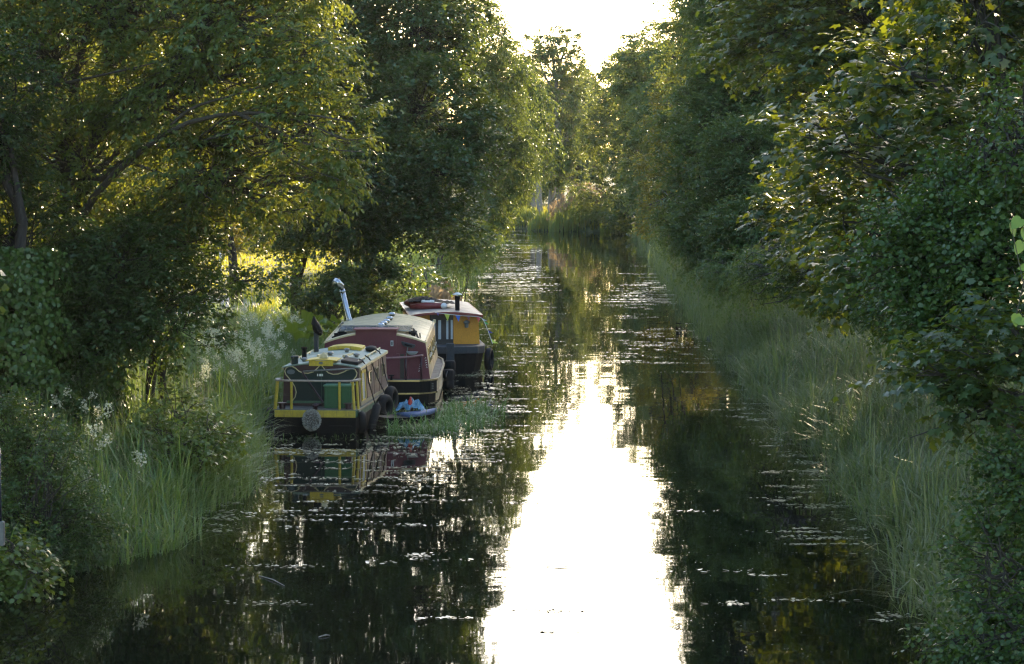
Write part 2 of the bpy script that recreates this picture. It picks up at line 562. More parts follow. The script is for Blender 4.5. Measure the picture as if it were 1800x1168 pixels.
def tubes(paths, radii, n=5):
    """paths: list of (k,3); radii: list of (k,) -> V, F"""
    Vs, Fs, b = [], [], 0
    ang = np.arange(n) * 2 * np.pi / n
    ca, sa = np.cos(ang)[None, :, None], np.sin(ang)[None, :, None]
    for p, r in zip(paths, radii):
        p = np.asarray(p, float)
        k = len(p)
        tn = unit(np.gradient(p, axis=0))
        ref = np.array([.21, .95, .23]) if abs(tn[:, 1]).max() < .9 else np.array([.95, .1, .3])
        a = unit(np.cross(tn, ref))
        bb = np.cross(tn, a)
        V = p[:, None] + (a[:, None] * ca + bb[:, None] * sa) * np.asarray(r)[:, None, None]
        Vs.append(V.reshape(-1, 3))
        i = np.arange(k - 1)[:, None] * n + np.arange(n)[None]
        j = np.arange(k - 1)[:, None] * n + (np.arange(n)[None] + 1) % n
        Fs.append(np.stack([i, j, j + n, i + n], -1).reshape(-1, 4) + b)
        b += k * n
    return np.concatenate(Vs), np.concatenate(Fs)


def curve(a, b, rng, k=6, sag=0.0, wob=.06):
    a, b = np.asarray(a, float), np.asarray(b, float)
    t = np.linspace(0, 1, k)[:, None]
    L = np.linalg.norm(b - a)
    p = a + (b - a) * t
    p[:, 2] += sag * L * (np.sin(np.pi * t[:, 0]))
    wv_ = rng.normal(size=(k, 3)) * wob * L
    wv_[0] = wv_[-1] = 0
    return p + wv_


def px_lobes(L):
    out = []
    for l in L:
        px, py, D, rx, ry = l[:5]
        c = P(px, py, D)
        a, b = rx * D / FPX, ry * D / FPX
        out.append((*c, a, l[5] if len(l) > 5 else a, b))
    return out


LAI = 1.8


def make_tree(name, label, base, lobes, sp, seed, trunk_r=.18, lai=1.0, Lm=None, bark='bark', cat='tree', group=None, lean=(0, 0),
              limbs=(), multi=1, back_thin=.5, parts=('trunk', 'crown'), inner=.25, ivy=0.0, twig_show=1.0, zmin=.25):
    rng = np.random.default_rng(seed)
    sp = dict(SP[sp]) if isinstance(sp, str) else dict(sp)
    Lm = Lm or sp['L']
    bx, by = base
    bz = float(ground_z(bx, by)) - .05
    lo = np.array(lobes, float)
    lo[:, 0] -= bx
    lo[:, 1] -= by
    lo[:, 2] -= bz
    area = 4 * np.pi * ((lo[:, 3] * lo[:, 4]) ** 1.6 / 3 + (lo[:, 3] * lo[:, 5]) ** 1.6 / 3 + (lo[:, 4] * lo[:, 5]) ** 1.6 / 3) ** (1 / 1.6)
    lai = lai * LAI
    leaf_a = .55 * Lm * Lm * sp['wl'] * .85
    per = sp['twigs'] * sp['leaves']
    Cs, Os, Li = [], [], []
    for i in range(len(lo)):
        n = max(6, int(lai * area[i] / leaf_a / per))
        u = unit(rng.normal(size=(n, 3)))
        keep = (u[:, 1] < .35) | (rng.random(n) > back_thin)
        u = u[keep]
        n = len(u)
        f = np.where(rng.random(n) < inner, rng.uniform(.35, .8, n), rng.uniform(.78, 1.08, n))
        # lumpy surface: push and pull by a low-frequency field so that the outline is uneven
        ph = rng.uniform(0, 6, 3)
        f = f * (1 + .16 * np.sin(u[:, 0] * 4 + ph[0]) * np.sin(u[:, 2] * 5 + ph[1]) + .10 * np.sin(u[:, 1] * 7 + ph[2]))
        Cs.append(lo[i, :3] + u * lo[i, 3:6] * f[:, None])
        Os.append(unit(u / lo[i, 3:6]))
        Li.append(np.full(n, i))
    C, O, Li = np.concatenate(Cs), np.concatenate(Os), np.concatenate(Li)
    gz = ground_z(C[:, 0] + bx, C[:, 1] + by) - bz
    ok = C[:, 2] > np.maximum(gz, -bz) + zmin
    C, O, Li = C[ok], O[ok], Li[ok]
    # a tree's clumps come in boughs of different fullness: leave holes
    hole = np.sin(C[:, 0] * 1.3 + seed) * np.sin(C[:, 2] * 1.5 + seed * 2) * np.sin(C[:, 1] * 1.1)
    ok = (hole < .32) | (rng.random(len(C)) < .3)
    C, O, Li = C[ok], O[ok], Li[ok]
    rc = sp['rc'] * rng.uniform(.7, 1.25, len(C))
    V, F = clump_leaves(rng, C, O, rc, sp, Lm)
    root = empty(name, (bx, by, bz))
    tag(root, label, cat, group)
    link('crown', arrays_mesh('crown', V, [F]), M[sp['mat']], root)
    # trunk, limbs, boughs
    top = lo[:, 2].max()
    cxy = np.average(lo[:, :2], axis=0, weights=area)
    paths, radii = [], []
    trunks = []
    for q in range(multi):
        off = rng.normal(size=2) * (.25 if multi > 1 else 0)
        end = np.array([cxy[0] * .55 + lean[0] + off[0] * 4, cxy[1] * .55 + lean[1] + off[1] * 4, top * .92])
        p = curve((off[0], off[1], -.1), end, rng, 9, 0, .018)
        r = trunk_r * (1 - .86 * np.linspace(0, 1, 9)) * (1.0 if q == 0 else .75)
        r[0] *= 1.45
        paths.append(p)
        radii.append(r)
        trunks.append(p)
    for i in range(len(lo)):
        tp = trunks[rng.integers(len(trunks))]
        zt = np.clip(lo[i, 2] - lo[i, 5] * .9 - .15 * np.hypot(*(lo[i, :2])), top * .16, top * .85)
        k_ = np.argmin(abs(tp[:, 2] - zt))
        st = tp[k_]
        lp = curve(st, lo[i, :3] + rng.normal(size=3) * .15 * lo[i, 3:6], rng, 7, .06, .03)
        r0 = max(trunk_r * .42, .03)
        paths.append(lp)
        radii.append(r0 * (1 - .72 * np.linspace(0, 1, 7)))
        idx = np.where(Li == i)[0]
        rng.shuffle(idx)
        for j in idx[:int(len(idx) * .55 * twig_show)]:
            s = lp[rng.integers(3, 7)]
            bp = curve(s, C[j] + O[j] * .3, rng, 5, .05, .05)
            paths.append(bp)
            r1 = .010 + .004 * np.linalg.norm(C[j] - s)
            radii.append(r1 * (1 - .75 * np.linspace(0, 1, 5)))
    for lp, r in limbs:
        lp = np.asarray(lp, float) - np.array([bx, by, bz])
        paths.append(lp)
        radii.append(np.asarray(r, float))
    TV, TF = tubes(paths, radii, 6)
    link('trunk', arrays_mesh('trunk', TV, [TF]), M[bark], root, smooth=True)
    if ivy:
        n = int(2300 * ivy)
        tp = trunks[0]
        zz = rng.random(n) ** .8 * min(ivy, top * .6)
        c = np.stack([np.interp(zz, tp[:, 2], tp[:, 0]), np.interp(zz, tp[:, 2], tp[:, 1]), zz], -1)
        a = rng.uniform(0, 2 * np.pi, n)
        rad = trunk_r * rng.uniform(1.0, 2.0, n) * (1 + .6 * np.sin(zz * 2.3 + a * 2) ** 2 + .35 * np.sin(zz * 7.1 + a * 3 + 1) ** 2)
        o3 = np.stack([np.cos(a), np.sin(a), np.zeros(n)], -1)
        dn = unit(np.array([0, 0, -1.0]) + rng.normal(size=(n, 3)) * .5)
        L = .085 * rng.uniform(.5, 1.35, n)
        IV, IF = leaf_geo(c + o3 * rad[:, None], dn, unit(o3 + rng.normal(size=(n, 3)) * .35 + np.array([0, 0, .4])), L, L * .95, 'round')
        link('ivy', arrays_mesh('ivy', IV, [IF]), M['leaf_ivy'], root)
    return root


def gen_lobes(x, y, H, R, zb, seed, n=8):
    rng = np.random.default_rng(seed)
    z0 = float(ground_z(x, y))
    L = []
    for i in range(n):
        a = i * 2.4 + rng.uniform(0, .8)
        f = (i + .5) / n
        z = z0 + zb + (H - zb) * (.12 + .72 * f)
        rr = R * (1 - .45 * f) * rng.uniform(.35, .65)
        s = R * rng.uniform(.42, .6) * (1 - .25 * f)
        L.append((x + rr * math.cos(a), y + rr * math.sin(a), z, s, s, s * rng.uniform(.7, .95)))
    s = R * .42
    L.append((x, y, z0 + H - s * .8, s, s, s))
    return L
#PART2
# ------------------------------------------------------------------ trees of the left bank
def pathpx(pts):
    return [P(*p) for p in pts]


def smooth_path(pts, n=14):
    pts = np.array(pts, float)
    s = np.concatenate([[0], np.cumsum(np.linalg.norm(np.diff(pts, axis=0), axis=1))])
    q = np.linspace(0, s[-1], n)
    out = np.stack([np.interp(q, s, pts[:, i]) for i in range(3)], -1)
    for _ in range(2):
        out[1:-1] = .25 * out[:-2] + .5 * out[1:-1] + .25 * out[2:]
    return out


def limb(pts, r0, r1=.012, n=14):
    return smooth_path(pathpx(pts), n), np.linspace(r0, r1, n)


lA = px_lobes([(60, 90, 56, 170, 160, 1.40), (230, 10, 56, 190, 140, 1.40), (430, 50, 54, 150, 120, 1.26), (540, 130, 53, 90, 70, 0.84), (530, 235, 52.5, 125, 75, 0.98), (330, 170, 55, 190, 100, 1.40),
               (110, 270, 56, 170, 130, 1.40), (400, 310, 54, 170, 80, 1.12), (230, 400, 56.5, 140, 95, 1.12), (350, 350, 55, 110, 50, 0.84), (560, 330, 52.5, 70, 35, .8), (90, -130, 57, 180, 130, 1.40), (320, -150, 57, 190, 130, 1.54), (500, -70, 55, 120, 90, 1.26)])
limbsA = [limb([(95, 560, 56.1), (120, 430, 56.1), (165, 330, 54.6), (225, 285, 54.1), (290, 225, 53.6), (345, 202, 53.1), (400, 196, 52.6), (480, 200, 52.1), (560, 197, 51.6), (620, 215, 51.1)], .11, .012),
          limb([(225, 285, 54.1), (270, 300, 53.6), (330, 325, 53.1), (375, 352, 52.7)], .04),
          limb([(40, 165, 56.1), (110, 148, 55.6), (190, 130, 54.1), (285, 108, 53.6)], .05),
          limb([(300, 222, 53.6), (330, 190, 53.3), (420, 165, 52.7), (560, 120, 52.1)], .035, .01),
          limb([(410, 196, 52.6), (470, 225, 52.1), (560, 262, 51.6), (640, 268, 51.3)], .045, .01),
          limb([(480, 200, 52.1), (560, 225, 51.6), (610, 250, 51.4), (655, 240, 51.1)], .03, .008),
          limb([(430, 200, 52.5), (520, 290, 51.9), (600, 318, 51.4)], .03, .008),
          limb([(105, 500, 56.1), (118, 380, 56.1), (110, 250, 56.1), (150, 60, 56.1), (200, -120, 55.1)], .16, .03)]
make_tree('plum_tree', 'spreading lighter-leaved tree with a long bare bough reaching towards the boats', (-10.9, 56.5), lA, 'plum', 11, .2, .75, bark='bark', limbs=limbsA, twig_show=1.3, ivy=3.5)
lB = px_lobes([(20, 420, 52.6, 120, 130, 1.0), (-60, 200, 52.5, 130, 180, 1.6), (-10, 640, 52.3, 110, 130, 1.0), (100, 540, 52.8, 70, 120, .9)])
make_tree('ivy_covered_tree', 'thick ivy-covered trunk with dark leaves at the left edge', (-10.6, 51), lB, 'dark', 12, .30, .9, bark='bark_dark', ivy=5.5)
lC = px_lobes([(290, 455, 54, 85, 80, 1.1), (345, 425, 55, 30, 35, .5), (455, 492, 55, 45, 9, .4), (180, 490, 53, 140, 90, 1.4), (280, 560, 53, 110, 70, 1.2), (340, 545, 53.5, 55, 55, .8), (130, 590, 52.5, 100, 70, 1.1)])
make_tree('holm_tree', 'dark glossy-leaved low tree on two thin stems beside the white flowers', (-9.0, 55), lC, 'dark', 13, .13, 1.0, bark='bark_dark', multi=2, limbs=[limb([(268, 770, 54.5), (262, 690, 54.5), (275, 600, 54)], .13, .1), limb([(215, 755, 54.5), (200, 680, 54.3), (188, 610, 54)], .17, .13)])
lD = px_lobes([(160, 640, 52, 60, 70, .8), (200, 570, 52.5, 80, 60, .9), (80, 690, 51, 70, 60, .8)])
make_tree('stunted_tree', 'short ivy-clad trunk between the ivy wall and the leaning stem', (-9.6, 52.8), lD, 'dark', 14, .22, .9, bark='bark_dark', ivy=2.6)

alA = px_lobes([(540, 260, 88, 90, 100), (520, 380, 87, 80, 70), (590, 130, 90, 100, 100), (560, -20, 92, 100, 110), (500, 150, 90, 70, 80)])
alB = px_lobes([(650, 320, 86, 100, 75), (640, 200, 89, 100, 90), (640, 60, 91, 100, 100), (600, 395, 86, 80, 45), (690, -70, 92, 100, 100)])
alC = px_lobes([(765, 300, 87, 85, 75), (745, 190, 88, 100, 80), (735, 60, 90, 90, 90), (720, 385, 87, 85, 50), (800, 395, 89, 55, 50), (790, 40, 92, 50, 80), (832, 55, 93, 36, 70), (760, -80, 93, 70, 80), (835, 215, 88, 42, 40), (845, 265, 88, 32, 30)])
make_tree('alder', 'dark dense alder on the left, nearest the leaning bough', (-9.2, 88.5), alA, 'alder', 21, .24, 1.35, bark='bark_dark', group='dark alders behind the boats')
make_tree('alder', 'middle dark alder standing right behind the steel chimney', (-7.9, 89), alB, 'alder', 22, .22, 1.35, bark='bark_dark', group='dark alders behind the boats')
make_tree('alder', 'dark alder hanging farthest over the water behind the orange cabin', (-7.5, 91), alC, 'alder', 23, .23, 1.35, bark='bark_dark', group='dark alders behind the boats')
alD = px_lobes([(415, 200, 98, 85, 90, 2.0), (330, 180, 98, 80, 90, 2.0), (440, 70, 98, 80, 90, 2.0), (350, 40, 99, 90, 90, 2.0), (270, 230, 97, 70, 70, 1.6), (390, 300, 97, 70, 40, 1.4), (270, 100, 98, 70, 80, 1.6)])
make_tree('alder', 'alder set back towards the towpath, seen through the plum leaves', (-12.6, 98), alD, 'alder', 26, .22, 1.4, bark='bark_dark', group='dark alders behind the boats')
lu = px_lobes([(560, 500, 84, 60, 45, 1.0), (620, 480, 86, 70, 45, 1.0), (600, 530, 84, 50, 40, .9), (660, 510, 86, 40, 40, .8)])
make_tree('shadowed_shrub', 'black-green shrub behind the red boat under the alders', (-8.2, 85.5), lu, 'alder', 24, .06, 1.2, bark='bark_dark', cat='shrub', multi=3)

a1 = px_lobes([(860, 150, 136, 60, 70), (895, 215, 139, 46, 55), (880, 300, 139, 55, 55), (835, 70, 134, 55, 70), (905, 262, 141, 36, 46), (850, 375, 137, 50, 40), (800, -40, 134, 60, 80), (890, 110, 138, 40, 40)])
make_tree('ash_tree', 'light green feathery ash drooping over the water past the alders', (-7.0, 137), a1, 'ash', 31, .2, 1.0, Lm=.17, group='ashes along the left bank')
a2 = px_lobes([(918, 190, 152, 44, 60), (945, 245, 155, 36, 48), (888, 330, 150, 40, 44), (880, 230, 150, 45, 60), (890, 130, 150, 36, 45)])
make_tree('ash_tree', 'hazy light ash beyond the drooping one, short of the canal bend', (-6.9, 153), a2, 'ash', 32, .2, 1.0, Lm=.21, group='ashes along the left bank')
a3 = px_lobes([(900, 250, 195, 40, 55), (870, 180, 195, 40, 60), (872, 340, 190, 34, 30), (912, 300, 198, 26, 36)])
make_tree('ash_tree', 'pale ash low beside the far left water edge', (-7.6, 196), a3, 'far', 33, .2, 1.0, Lm=.26, group='ashes along the left bank')
c0 = px_lobes([(975, 75, 246, 42, 24), (1005, 110, 246, 26, 26), (940, 110, 246, 26, 22), (985, 165, 246, 40, 35), (945, 200, 248, 36, 45), (1000, 240, 246, 30, 45), (965, 290, 246, 35, 30), (1010, 310, 244, 22, 30), (1022, 190, 250, 22, 50)])
make_tree('willow', 'tall pale willow standing alone where the canal bends', (-1.9, 249), c0, 'far', 34, .38, 1.15, Lm=.26, bark='bark_pale', limbs=[limb([(986, 375, 247), (984, 320, 247), (988, 290, 246), (978, 200, 246), (974, 150, 246), (985, 105, 246), (1000, 70, 246)], .42, .08), limb([(976, 165, 246), (955, 130, 246), (945, 95, 246)], .16, .05), limb([(974, 140, 246), (972, 90, 246), (965, 60, 246)], .16, .05)])
c1 = px_lobes([(930, 150, 262, 40, 30), (915, 210, 262, 40, 50), (945, 260, 262, 40, 50), (920, 320, 260, 40, 40)])
make_tree('willow', 'leaning willow with a bare pale trunk left of the tall one', (-3.8, 258), c1, 'far', 35, .3, .9, Lm=.27, bark='bark_pale', limbs=[limb([(952, 400, 252), (948, 360, 253), (946, 320, 254), (950, 280, 258)], .34, .2)])

# ------------------------------------------------------------------ trees of the right bank
r_far = px_lobes([(1085, 150, 236, 42, 50), (1060, 230, 238, 40, 50), (1110, 270, 232, 45, 50), (1060, 340, 236, 45, 45), (1125, 190, 232, 40, 60), (1110, 360, 230, 45, 40)])
make_tree('hawthorn_clump', 'rounded dark tree above the far reeds at the canal bend', (5.0, 238), r_far, 'far', 41, .3, 1.1, Lm=.26)
r_f2 = px_lobes([(1130, 110, 196, 50, 50), (1190, 90, 192, 55, 60), (1150, 200, 192, 45, 60), (1140, 300, 190, 45, 60), (1190, 190, 188, 60, 70), (1110, 140, 196, 35, 40), (1160, 370, 188, 40, 40)])
make_tree('elm', 'high rounded tree on the right below the sky gap', (8.2, 193), r_f2, 'far', 42, .3, 1.1, Lm=.23)
r_th = px_lobes([(1168, 255, 142, 40, 55), (1160, 320, 140, 36, 50), (1200, 180, 144, 45, 50), (1215, 340, 138, 50, 60), (1160, 385, 139, 28, 30)])
make_tree('hawthorn', 'small yellowish hawthorn catching sun on the right bank', (6.6, 141), r_th, 'thorn', 43, .14, 1.1, Lm=.17)
r_45 = px_lobes([(1225, 90, 130, 70, 65), (1275, 20, 128, 80, 75), (1245, 170, 128, 60, 60), (1290, -90, 128, 80, 80), (1245, -30, 130, 60, 70), (1285, -170, 129, 75, 60)])
make_tree('elm', 'tall tree between the grey-green ash and the yellowish hawthorn, top out of sight', (9.4, 129), r_45, 'far', 44, .3, 1.1, Lm=.19)
r_ash = px_lobes([(1260, 210, 97, 80, 80), (1330, 140, 97, 80, 70), (1230, 320, 95, 60, 80), (1320, 300, 92, 80, 90), (1260, 410, 92, 75, 60), (1340, 420, 89, 80, 70), (1285, 30, 97, 75, 80), (1340, -60, 97, 100, 90), (1400, 250, 94, 70, 80), (1205, 390, 95, 40, 45), (1300, 470, 89, 50, 40), (1410, 400, 90, 60, 70)])
make_tree('ash_tree', 'full grey-green ash reaching down to the water on the right', (8.2, 94), r_ash, 'ashc', 45, .22, 1.7, Lm=.14)
r_sy2 = px_lobes([(1390, 60, 66, 110, 90), (1540, 20, 64, 130, 110), (1690, 40, 62, 140, 130), (1480, 170, 63, 110, 90), (1630, 200, 60, 140, 100), (1420, 380, 64, 80, 80), (1520, 420, 60, 100, 70), (1400, -30, 68, 100, 70), (1560, -50, 66, 130, 70), (1730, -50, 64, 130, 70), (1310, 70, 72, 60, 70), (1340, 0, 72, 70, 60), (1480, 510, 62, 70, 40)])
make_tree('sycamore', 'large dark sycamore filling the upper right with its crown', (9.4, 65), r_sy2, 'syc', 46, .3, 1.6, Lm=.17, bark='bark_dark')
r_sy1 = px_lobes([(1440, 250, 40, 70, 45, .8), (1520, 300, 40, 90, 60, 1.0), (1500, 400, 40, 80, 60, 1.0), (1620, 330, 39, 110, 90, 1.2), (1540, 480, 39, 60, 40, .8), (1600, 130, 40, 100, 60, 1.0), (1740, 60, 38, 100, 110, 1.2), (1720, 260, 38, 110, 100, 1.2), (1660, -60, 40, 140, 90, 1.3)])
make_tree('young_sycamore', 'nearer sycamore with a sunlit yellow-green tip over the canal', (7.6, 40), r_sy1, 'syc', 47, .16, .8, Lm=.16, bark='bark_dark',
          limbs=[limb([(1800, 420, 39), (1700, 360, 39.5), (1600, 310, 40), (1500, 262, 40), (1410, 240, 40)], .06, .01), limb([(1800, 380, 38), (1740, 330, 38), (1680, 290, 38.3)], .05, .02)])
r_al = px_lobes([(1600, 440, 36, 80, 90, .8), (1680, 400, 36, 90, 110, .9), (1750, 470, 35, 90, 120, .9), (1640, 560, 36, 70, 70, .7), (1790, 250, 35, 60, 120, .8)])
make_tree('hazel', 'dark round-leaved hazel at the right edge below the sycamore tip', (7.1, 36.3), r_al, 'round', 48, .10, .9, Lm=.07, bark='bark_dark', multi=3, limbs=[limb([(1800, 470, 35.5), (1740, 480, 35.5), (1690, 510, 35.7), (1660, 540, 36)], .03, .008)])
r_lo = px_lobes([(1640, 665, 33, 80, 26, .7), (1720, 620, 33, 80, 46, .8), (1770, 680, 33, 70, 46, .7), (1690, 722, 33, 80, 18, .6), (1770, 575, 33, 60, 40, .7)])
make_tree('leaning_sycamore', 'low sycamore bough with dark flat leaves over the right bank grass', (6.8, 33.5), r_lo, 'syc', 49, .10, 1.0, Lm=.14, bark='bark_dark', limbs=[limb([(1810, 690, 33), (1750, 710, 33), (1680, 742, 33), (1600, 770, 33)], .03, .006), limb([(1810, 610, 33), (1720, 650, 33), (1600, 690, 33)], .03, .006)])
r_s0 = px_lobes([(1750, 1000, 31, 80, 100, .7), (1790, 880, 31.5, 55, 80, .6), (1720, 1110, 30.5, 80, 70, .6), (1800, 800, 32, 40, 50, .5), (1790, 1120, 30.5, 80, 80, .6)])
make_tree('alder_shrub', 'round-leaved shrub in the bottom right corner', (5.9, 31.2), r_s0, 'round', 50, .05, .9, Lm=.06, bark='bark_dark', cat='shrub', multi=4, zmin=.0)
r_w = px_lobes([(1440, 490, 66, 80, 45, 1.2), (1520, 510, 58, 70, 50, 1.0), (1580, 550, 52, 60, 55, .9), (1370, 480, 76, 60, 40, 1.2)])
make_tree('elder_shrub', 'low brownish-green shrub between the big sycamore and the pale grass', (9.6, 63), r_w, 'dark', 51, .06, .8, Lm=.10, bark='bark_dark', cat='shrub', multi=3)
r_m = px_lobes([(1290, 480, 84, 50, 40, .9), (1240, 450, 92, 40, 30, .8), (1180, 400, 120, 30, 28, .8), (1345, 480, 80, 45, 36, .9)])
make_tree('sallow_shrub', 'low green sallow under the ash on the right bank', (6.8, 86), r_m, 'ash', 52, .06, 1.0, Lm=.12, cat='shrub', multi=3)
r_b = px_lobes([(1100, 375, 226, 32, 28), (1130, 395, 215, 24, 22), (1050, 370, 240, 26, 22), (1080, 395, 236, 22, 14)])
make_tree('blackthorn', 'near-black bush at the far right water edge', (6.6, 226), r_b, 'alder', 53, .08, 1.3, Lm=.24, cat='shrub', multi=2, bark='bark_dark')

# twig of big lime leaves close to the bridge
rngl = np.random.default_rng(5)
lroot = tag(empty('lime_sapling', (3.05, 15.0, 0.3)), 'sapling twig with a few large bright leaves at the right edge', 'tree')
tw = [smooth_path(np.array([(3.05, 15, .3), (3.05, 15, 3.0), (2.78, 15, 5.2), (2.66, 15, 6.2)]) - np.array([3.05, 15.0, .3]), 10)]
TVv, TFf = tubes(tw, [np.linspace(.03, .006, 10)], 6)
link('trunk', arrays_mesh('trunk', TVv, [TFf]), M['bark'], lroot)
lp_ = [(1776, 392), (1795, 385), (1797, 425), (1787, 552), (1800, 565), (1806, 400), (1812, 470), (1815, 540), (1820, 430), (1822, 380), (1825, 520), (1818, 480), (1830, 560), (1825, 600), (1840, 420)]
lc = np.array([P(a, b, 15) for a, b in lp_]) - np.array([3.05, 15.0, .3])
n_ = len(lc)
Ll = .085 * rngl.uniform(.75, 1.25, n_)
ld_ = unit(np.stack([rngl.uniform(-1, .4, n_), rngl.uniform(-.4, .4, n_), rngl.uniform(-.9, .1, n_)], -1))
LV, LF = leaf_geo(lc, ld_, unit(np.stack([rngl.normal(size=n_) * .4, -np.ones(n_), rngl.uniform(.2, 1, n_)], -1)), Ll, Ll * .8, 'heart')
stv, stf = tubes([np.stack([c_, c_ * .6 + tw[0][6 + (i_ % 4)] * .4 + np.array([0, 0, .03]), tw[0][6 + (i_ % 4)]]) for i_, c_ in enumerate(lc)], [np.array([.0022, .003, .004])] * len(lc), 5)
link('stalk', arrays_mesh('stalk', stv, [stf]), M['bark'], lroot)
link('crown', arrays_mesh('crown', LV, [LF]), M['lime'], lroot)

# ------------------------------------------------------------------ further trees: prototypes and their copies
def row(name, label, cat, group, spots, H, R, zb, sp, Lm, seed, lai=1.0, bark='bark'):
    x0, y0, s0 = spots[0]
    root = make_tree(name, label, (x0, y0), gen_lobes(x0, y0, H, R, zb, seed), sp, seed, .22, lai, Lm=Lm, bark=bark, cat=cat, group=group, back_thin=.25, twig_show=.35)
    root.scale = (s0, s0, s0)
    rr = random.Random(seed)
    for x, y, s in spots[1:]:
        c = copy_tree(root)
        c.location = (x, y, float(ground_z(x, y)) - .05)
        c.rotation_euler = (0, 0, rr.uniform(0, 6.28))
        c.scale = (s * rr.uniform(.9, 1.1), s * rr.uniform(.9, 1.1), s * rr.uniform(.92, 1.08))


row('unseen_shade_tree', 'added shade tree beyond the towpath, mostly out of view', 'tree', 'added shade trees beyond the towpath', [(-18.5, 74, 1), (-16.6, 64, .95), (-20, 86, 1), (-16.2, 55, 1.0), (-22, 62, 1.05), (-24, 97, .9), (-14.6, 46, .95), (-13.5, 37, .9), (-28, 78, 1.1), (-19, 48, 1.1)], 13.5, 4.2, 2.2, 'alder', .17, 61)  # mostly out of view, added to cast shade on the left bank
row('meadow_tree', 'broad tree behind the sunlit meadow', 'tree', 'trees behind the sunlit meadow', [(-30, 190, 1), (-22, 205, 1.0), (-40, 180, 1.1), (-14, 218, .8), (-52, 172, 1.1), (-26, 230, 1.15), (-44, 215, 1.2), (-15, 192, .75), (-28, 150, .95), (-33, 165, 1.05), (-36, 140, 1), (-25, 172, .95), (-42, 150, 1)], 21, 6, 2, 'far', .30, 62)
row('bend_tree', 'hazy tree beyond the canal bend', 'tree', 'hazy trees beyond the canal bend', [(-8, 282, .95), (0, 300, 1.05), (22, 286, 1.15), (-18, 290, 1.1), (23, 262, 1.2), (-29, 280, 1.1), (9, 330, 1.25), (-5, 340, 1.0), (-40, 300, 1.2), (30, 300, 1.3), (-16, 262, .9)], 14.5, 5.6, 1, 'far', .36, 63, 1.7)
row('bank_tree', 'tree in the dense row behind the right bank', 'tree', 'trees in the row behind the right bank', [(16.5, 84, .9), (11, 103, 1.05), (12.5, 119, 1.05), (12, 132, 1), (15.5, 160, .85), (17.5, 178, .8), (13, 212, 1.0), (15.6, 60, 1.2), (16.8, 50, 1.05), (21, 90, .8), (21, 130, 1.15), (12.5, 40, .9), (17, 190, 1.1), (11, 30, .8), (12, 226, 1.0), (20, 240, 1.1)], 20, 5.6, 1.5, 'alder', .2, 64, 1.6, 'bark_dark')  # heights and positions shaped to shade the left bank and near sycamore

# bushes in the sunlit meadow, one on the near left bank, ones along the left edge
row('meadow_bush', 'rounded sunlit bush in the bright meadow beyond the towpath', 'shrub', 'sunlit bushes in the meadow', [(-20.5, 150, 1), (-17.4, 158, .85), (-24, 146, 1.1), (-15.2, 166, .8), (-18.5, 172, 1.0), (-28, 160, 1.2), (-13.0, 150, .7), (-22, 176, 1.3)], 3.6, 2.0, .2, 'thorn', .17, 65, 1.0)
lk = px_lobes([(60, 900, 41, 90, 120, .8), (130, 930, 41.5, 60, 60, .6), (30, 800, 42, 80, 90, .8), (-30, 960, 40, 80, 100, .7)])
make_tree('privet_shrub', 'small-leaved dark shrub at the left edge above the water', (-8.9, 41.3), lk, 'dark', 66, .05, .95, Lm=.07, bark='bark_dark', cat='shrub', multi=4, zmin=0)
lk2 = px_lobes([(20, 980, 38.6, 50, 60, .45), (60, 1005, 38.6, 30, 28, .3)])
make_tree('bay_shrub', 'small brighter-leaved shrub at the far left corner of the water', (-8.6, 38.8), lk2, 'bramble', 67, .03, .9, Lm=.09, cat='shrub', multi=3, zmin=0)
lbr = px_lobes([(320, 790, 49, 60, 45, .6), (370, 760, 50, 45, 40, .5), (280, 770, 49.5, 50, 50, .5), (310, 730, 51, 40, 40, .5)])
make_tree('bramble', 'bright round-leaved bramble in the grass of the left bank', (-7.6, 49.3), lbr, 'bramble', 68, .02, .8, Lm=.085, cat='shrub', multi=4, zmin=0)
lcr = px_lobes([(835, 455, 112, 24, 30, .8), (820, 410, 114, 30, 30, .9), (850, 430, 120, 22, 24, .8), (800, 440, 108, 26, 30, .7)])
make_tree('sallow_shrub', 'dull green sallow at the left water edge past the alders', (-5.6, 113), lcr, 'ash', 69, .05, 1.0, Lm=.16, cat='shrub', multi=3)
ll2 = px_lobes([(720, 460, 100, 26, 36, .6), (695, 490, 98, 30, 24, .6), (745, 500, 97, 40, 22, .6), (660, 500, 97, 28, 24, .5)])
make_tree('dogwood', 'young yellow-green dogwood on the sunlit bank behind the orange cabin', (-6.6, 99), ll2, 'bramble', 70, .03, .6, Lm=.13, cat='shrub', multi=3)


# ------------------------------------------------------------------ grass and other ground plants
def blades(base, h, wd, bend, rng, head=None):
    n = len(base)
    a = rng.uniform(0, 2 * np.pi, n) if head is None else head
    dx = np.stack([np.cos(a), np.sin(a), np.zeros(n)], -1)
    sx = np.stack([-np.sin(a), np.cos(a), np.zeros(n)], -1)
    T = np.array([0, .4, .75, 1.0])
    Wt = np.array([.8, 1.0, .6, 0])
    up = np.array([0, 0, 1.0])
    pts = []
    for t, wk in zip(T, Wt):
        c = base + up * (h * (t - .38 * bend * t ** 2.2))[:, None] + dx * (h * bend * .75 * t ** 2)[:, None]
        if wk > 0:
            pts += [c - sx * (wd * wk / 2)[:, None], c + sx * (wd * wk / 2)[:, None]]
        else:
            pts.append(c)
    V = np.stack(pts, 1).reshape(-1, 3)
    o = (np.arange(n) * 7)[:, None]
    Q = np.concatenate([o + np.array([[0, 1, 3, 2]]), o + np.array([[2, 3, 5, 4]])])
    T3 = o + np.array([[4, 5, 6]])
    return V, Q, T3


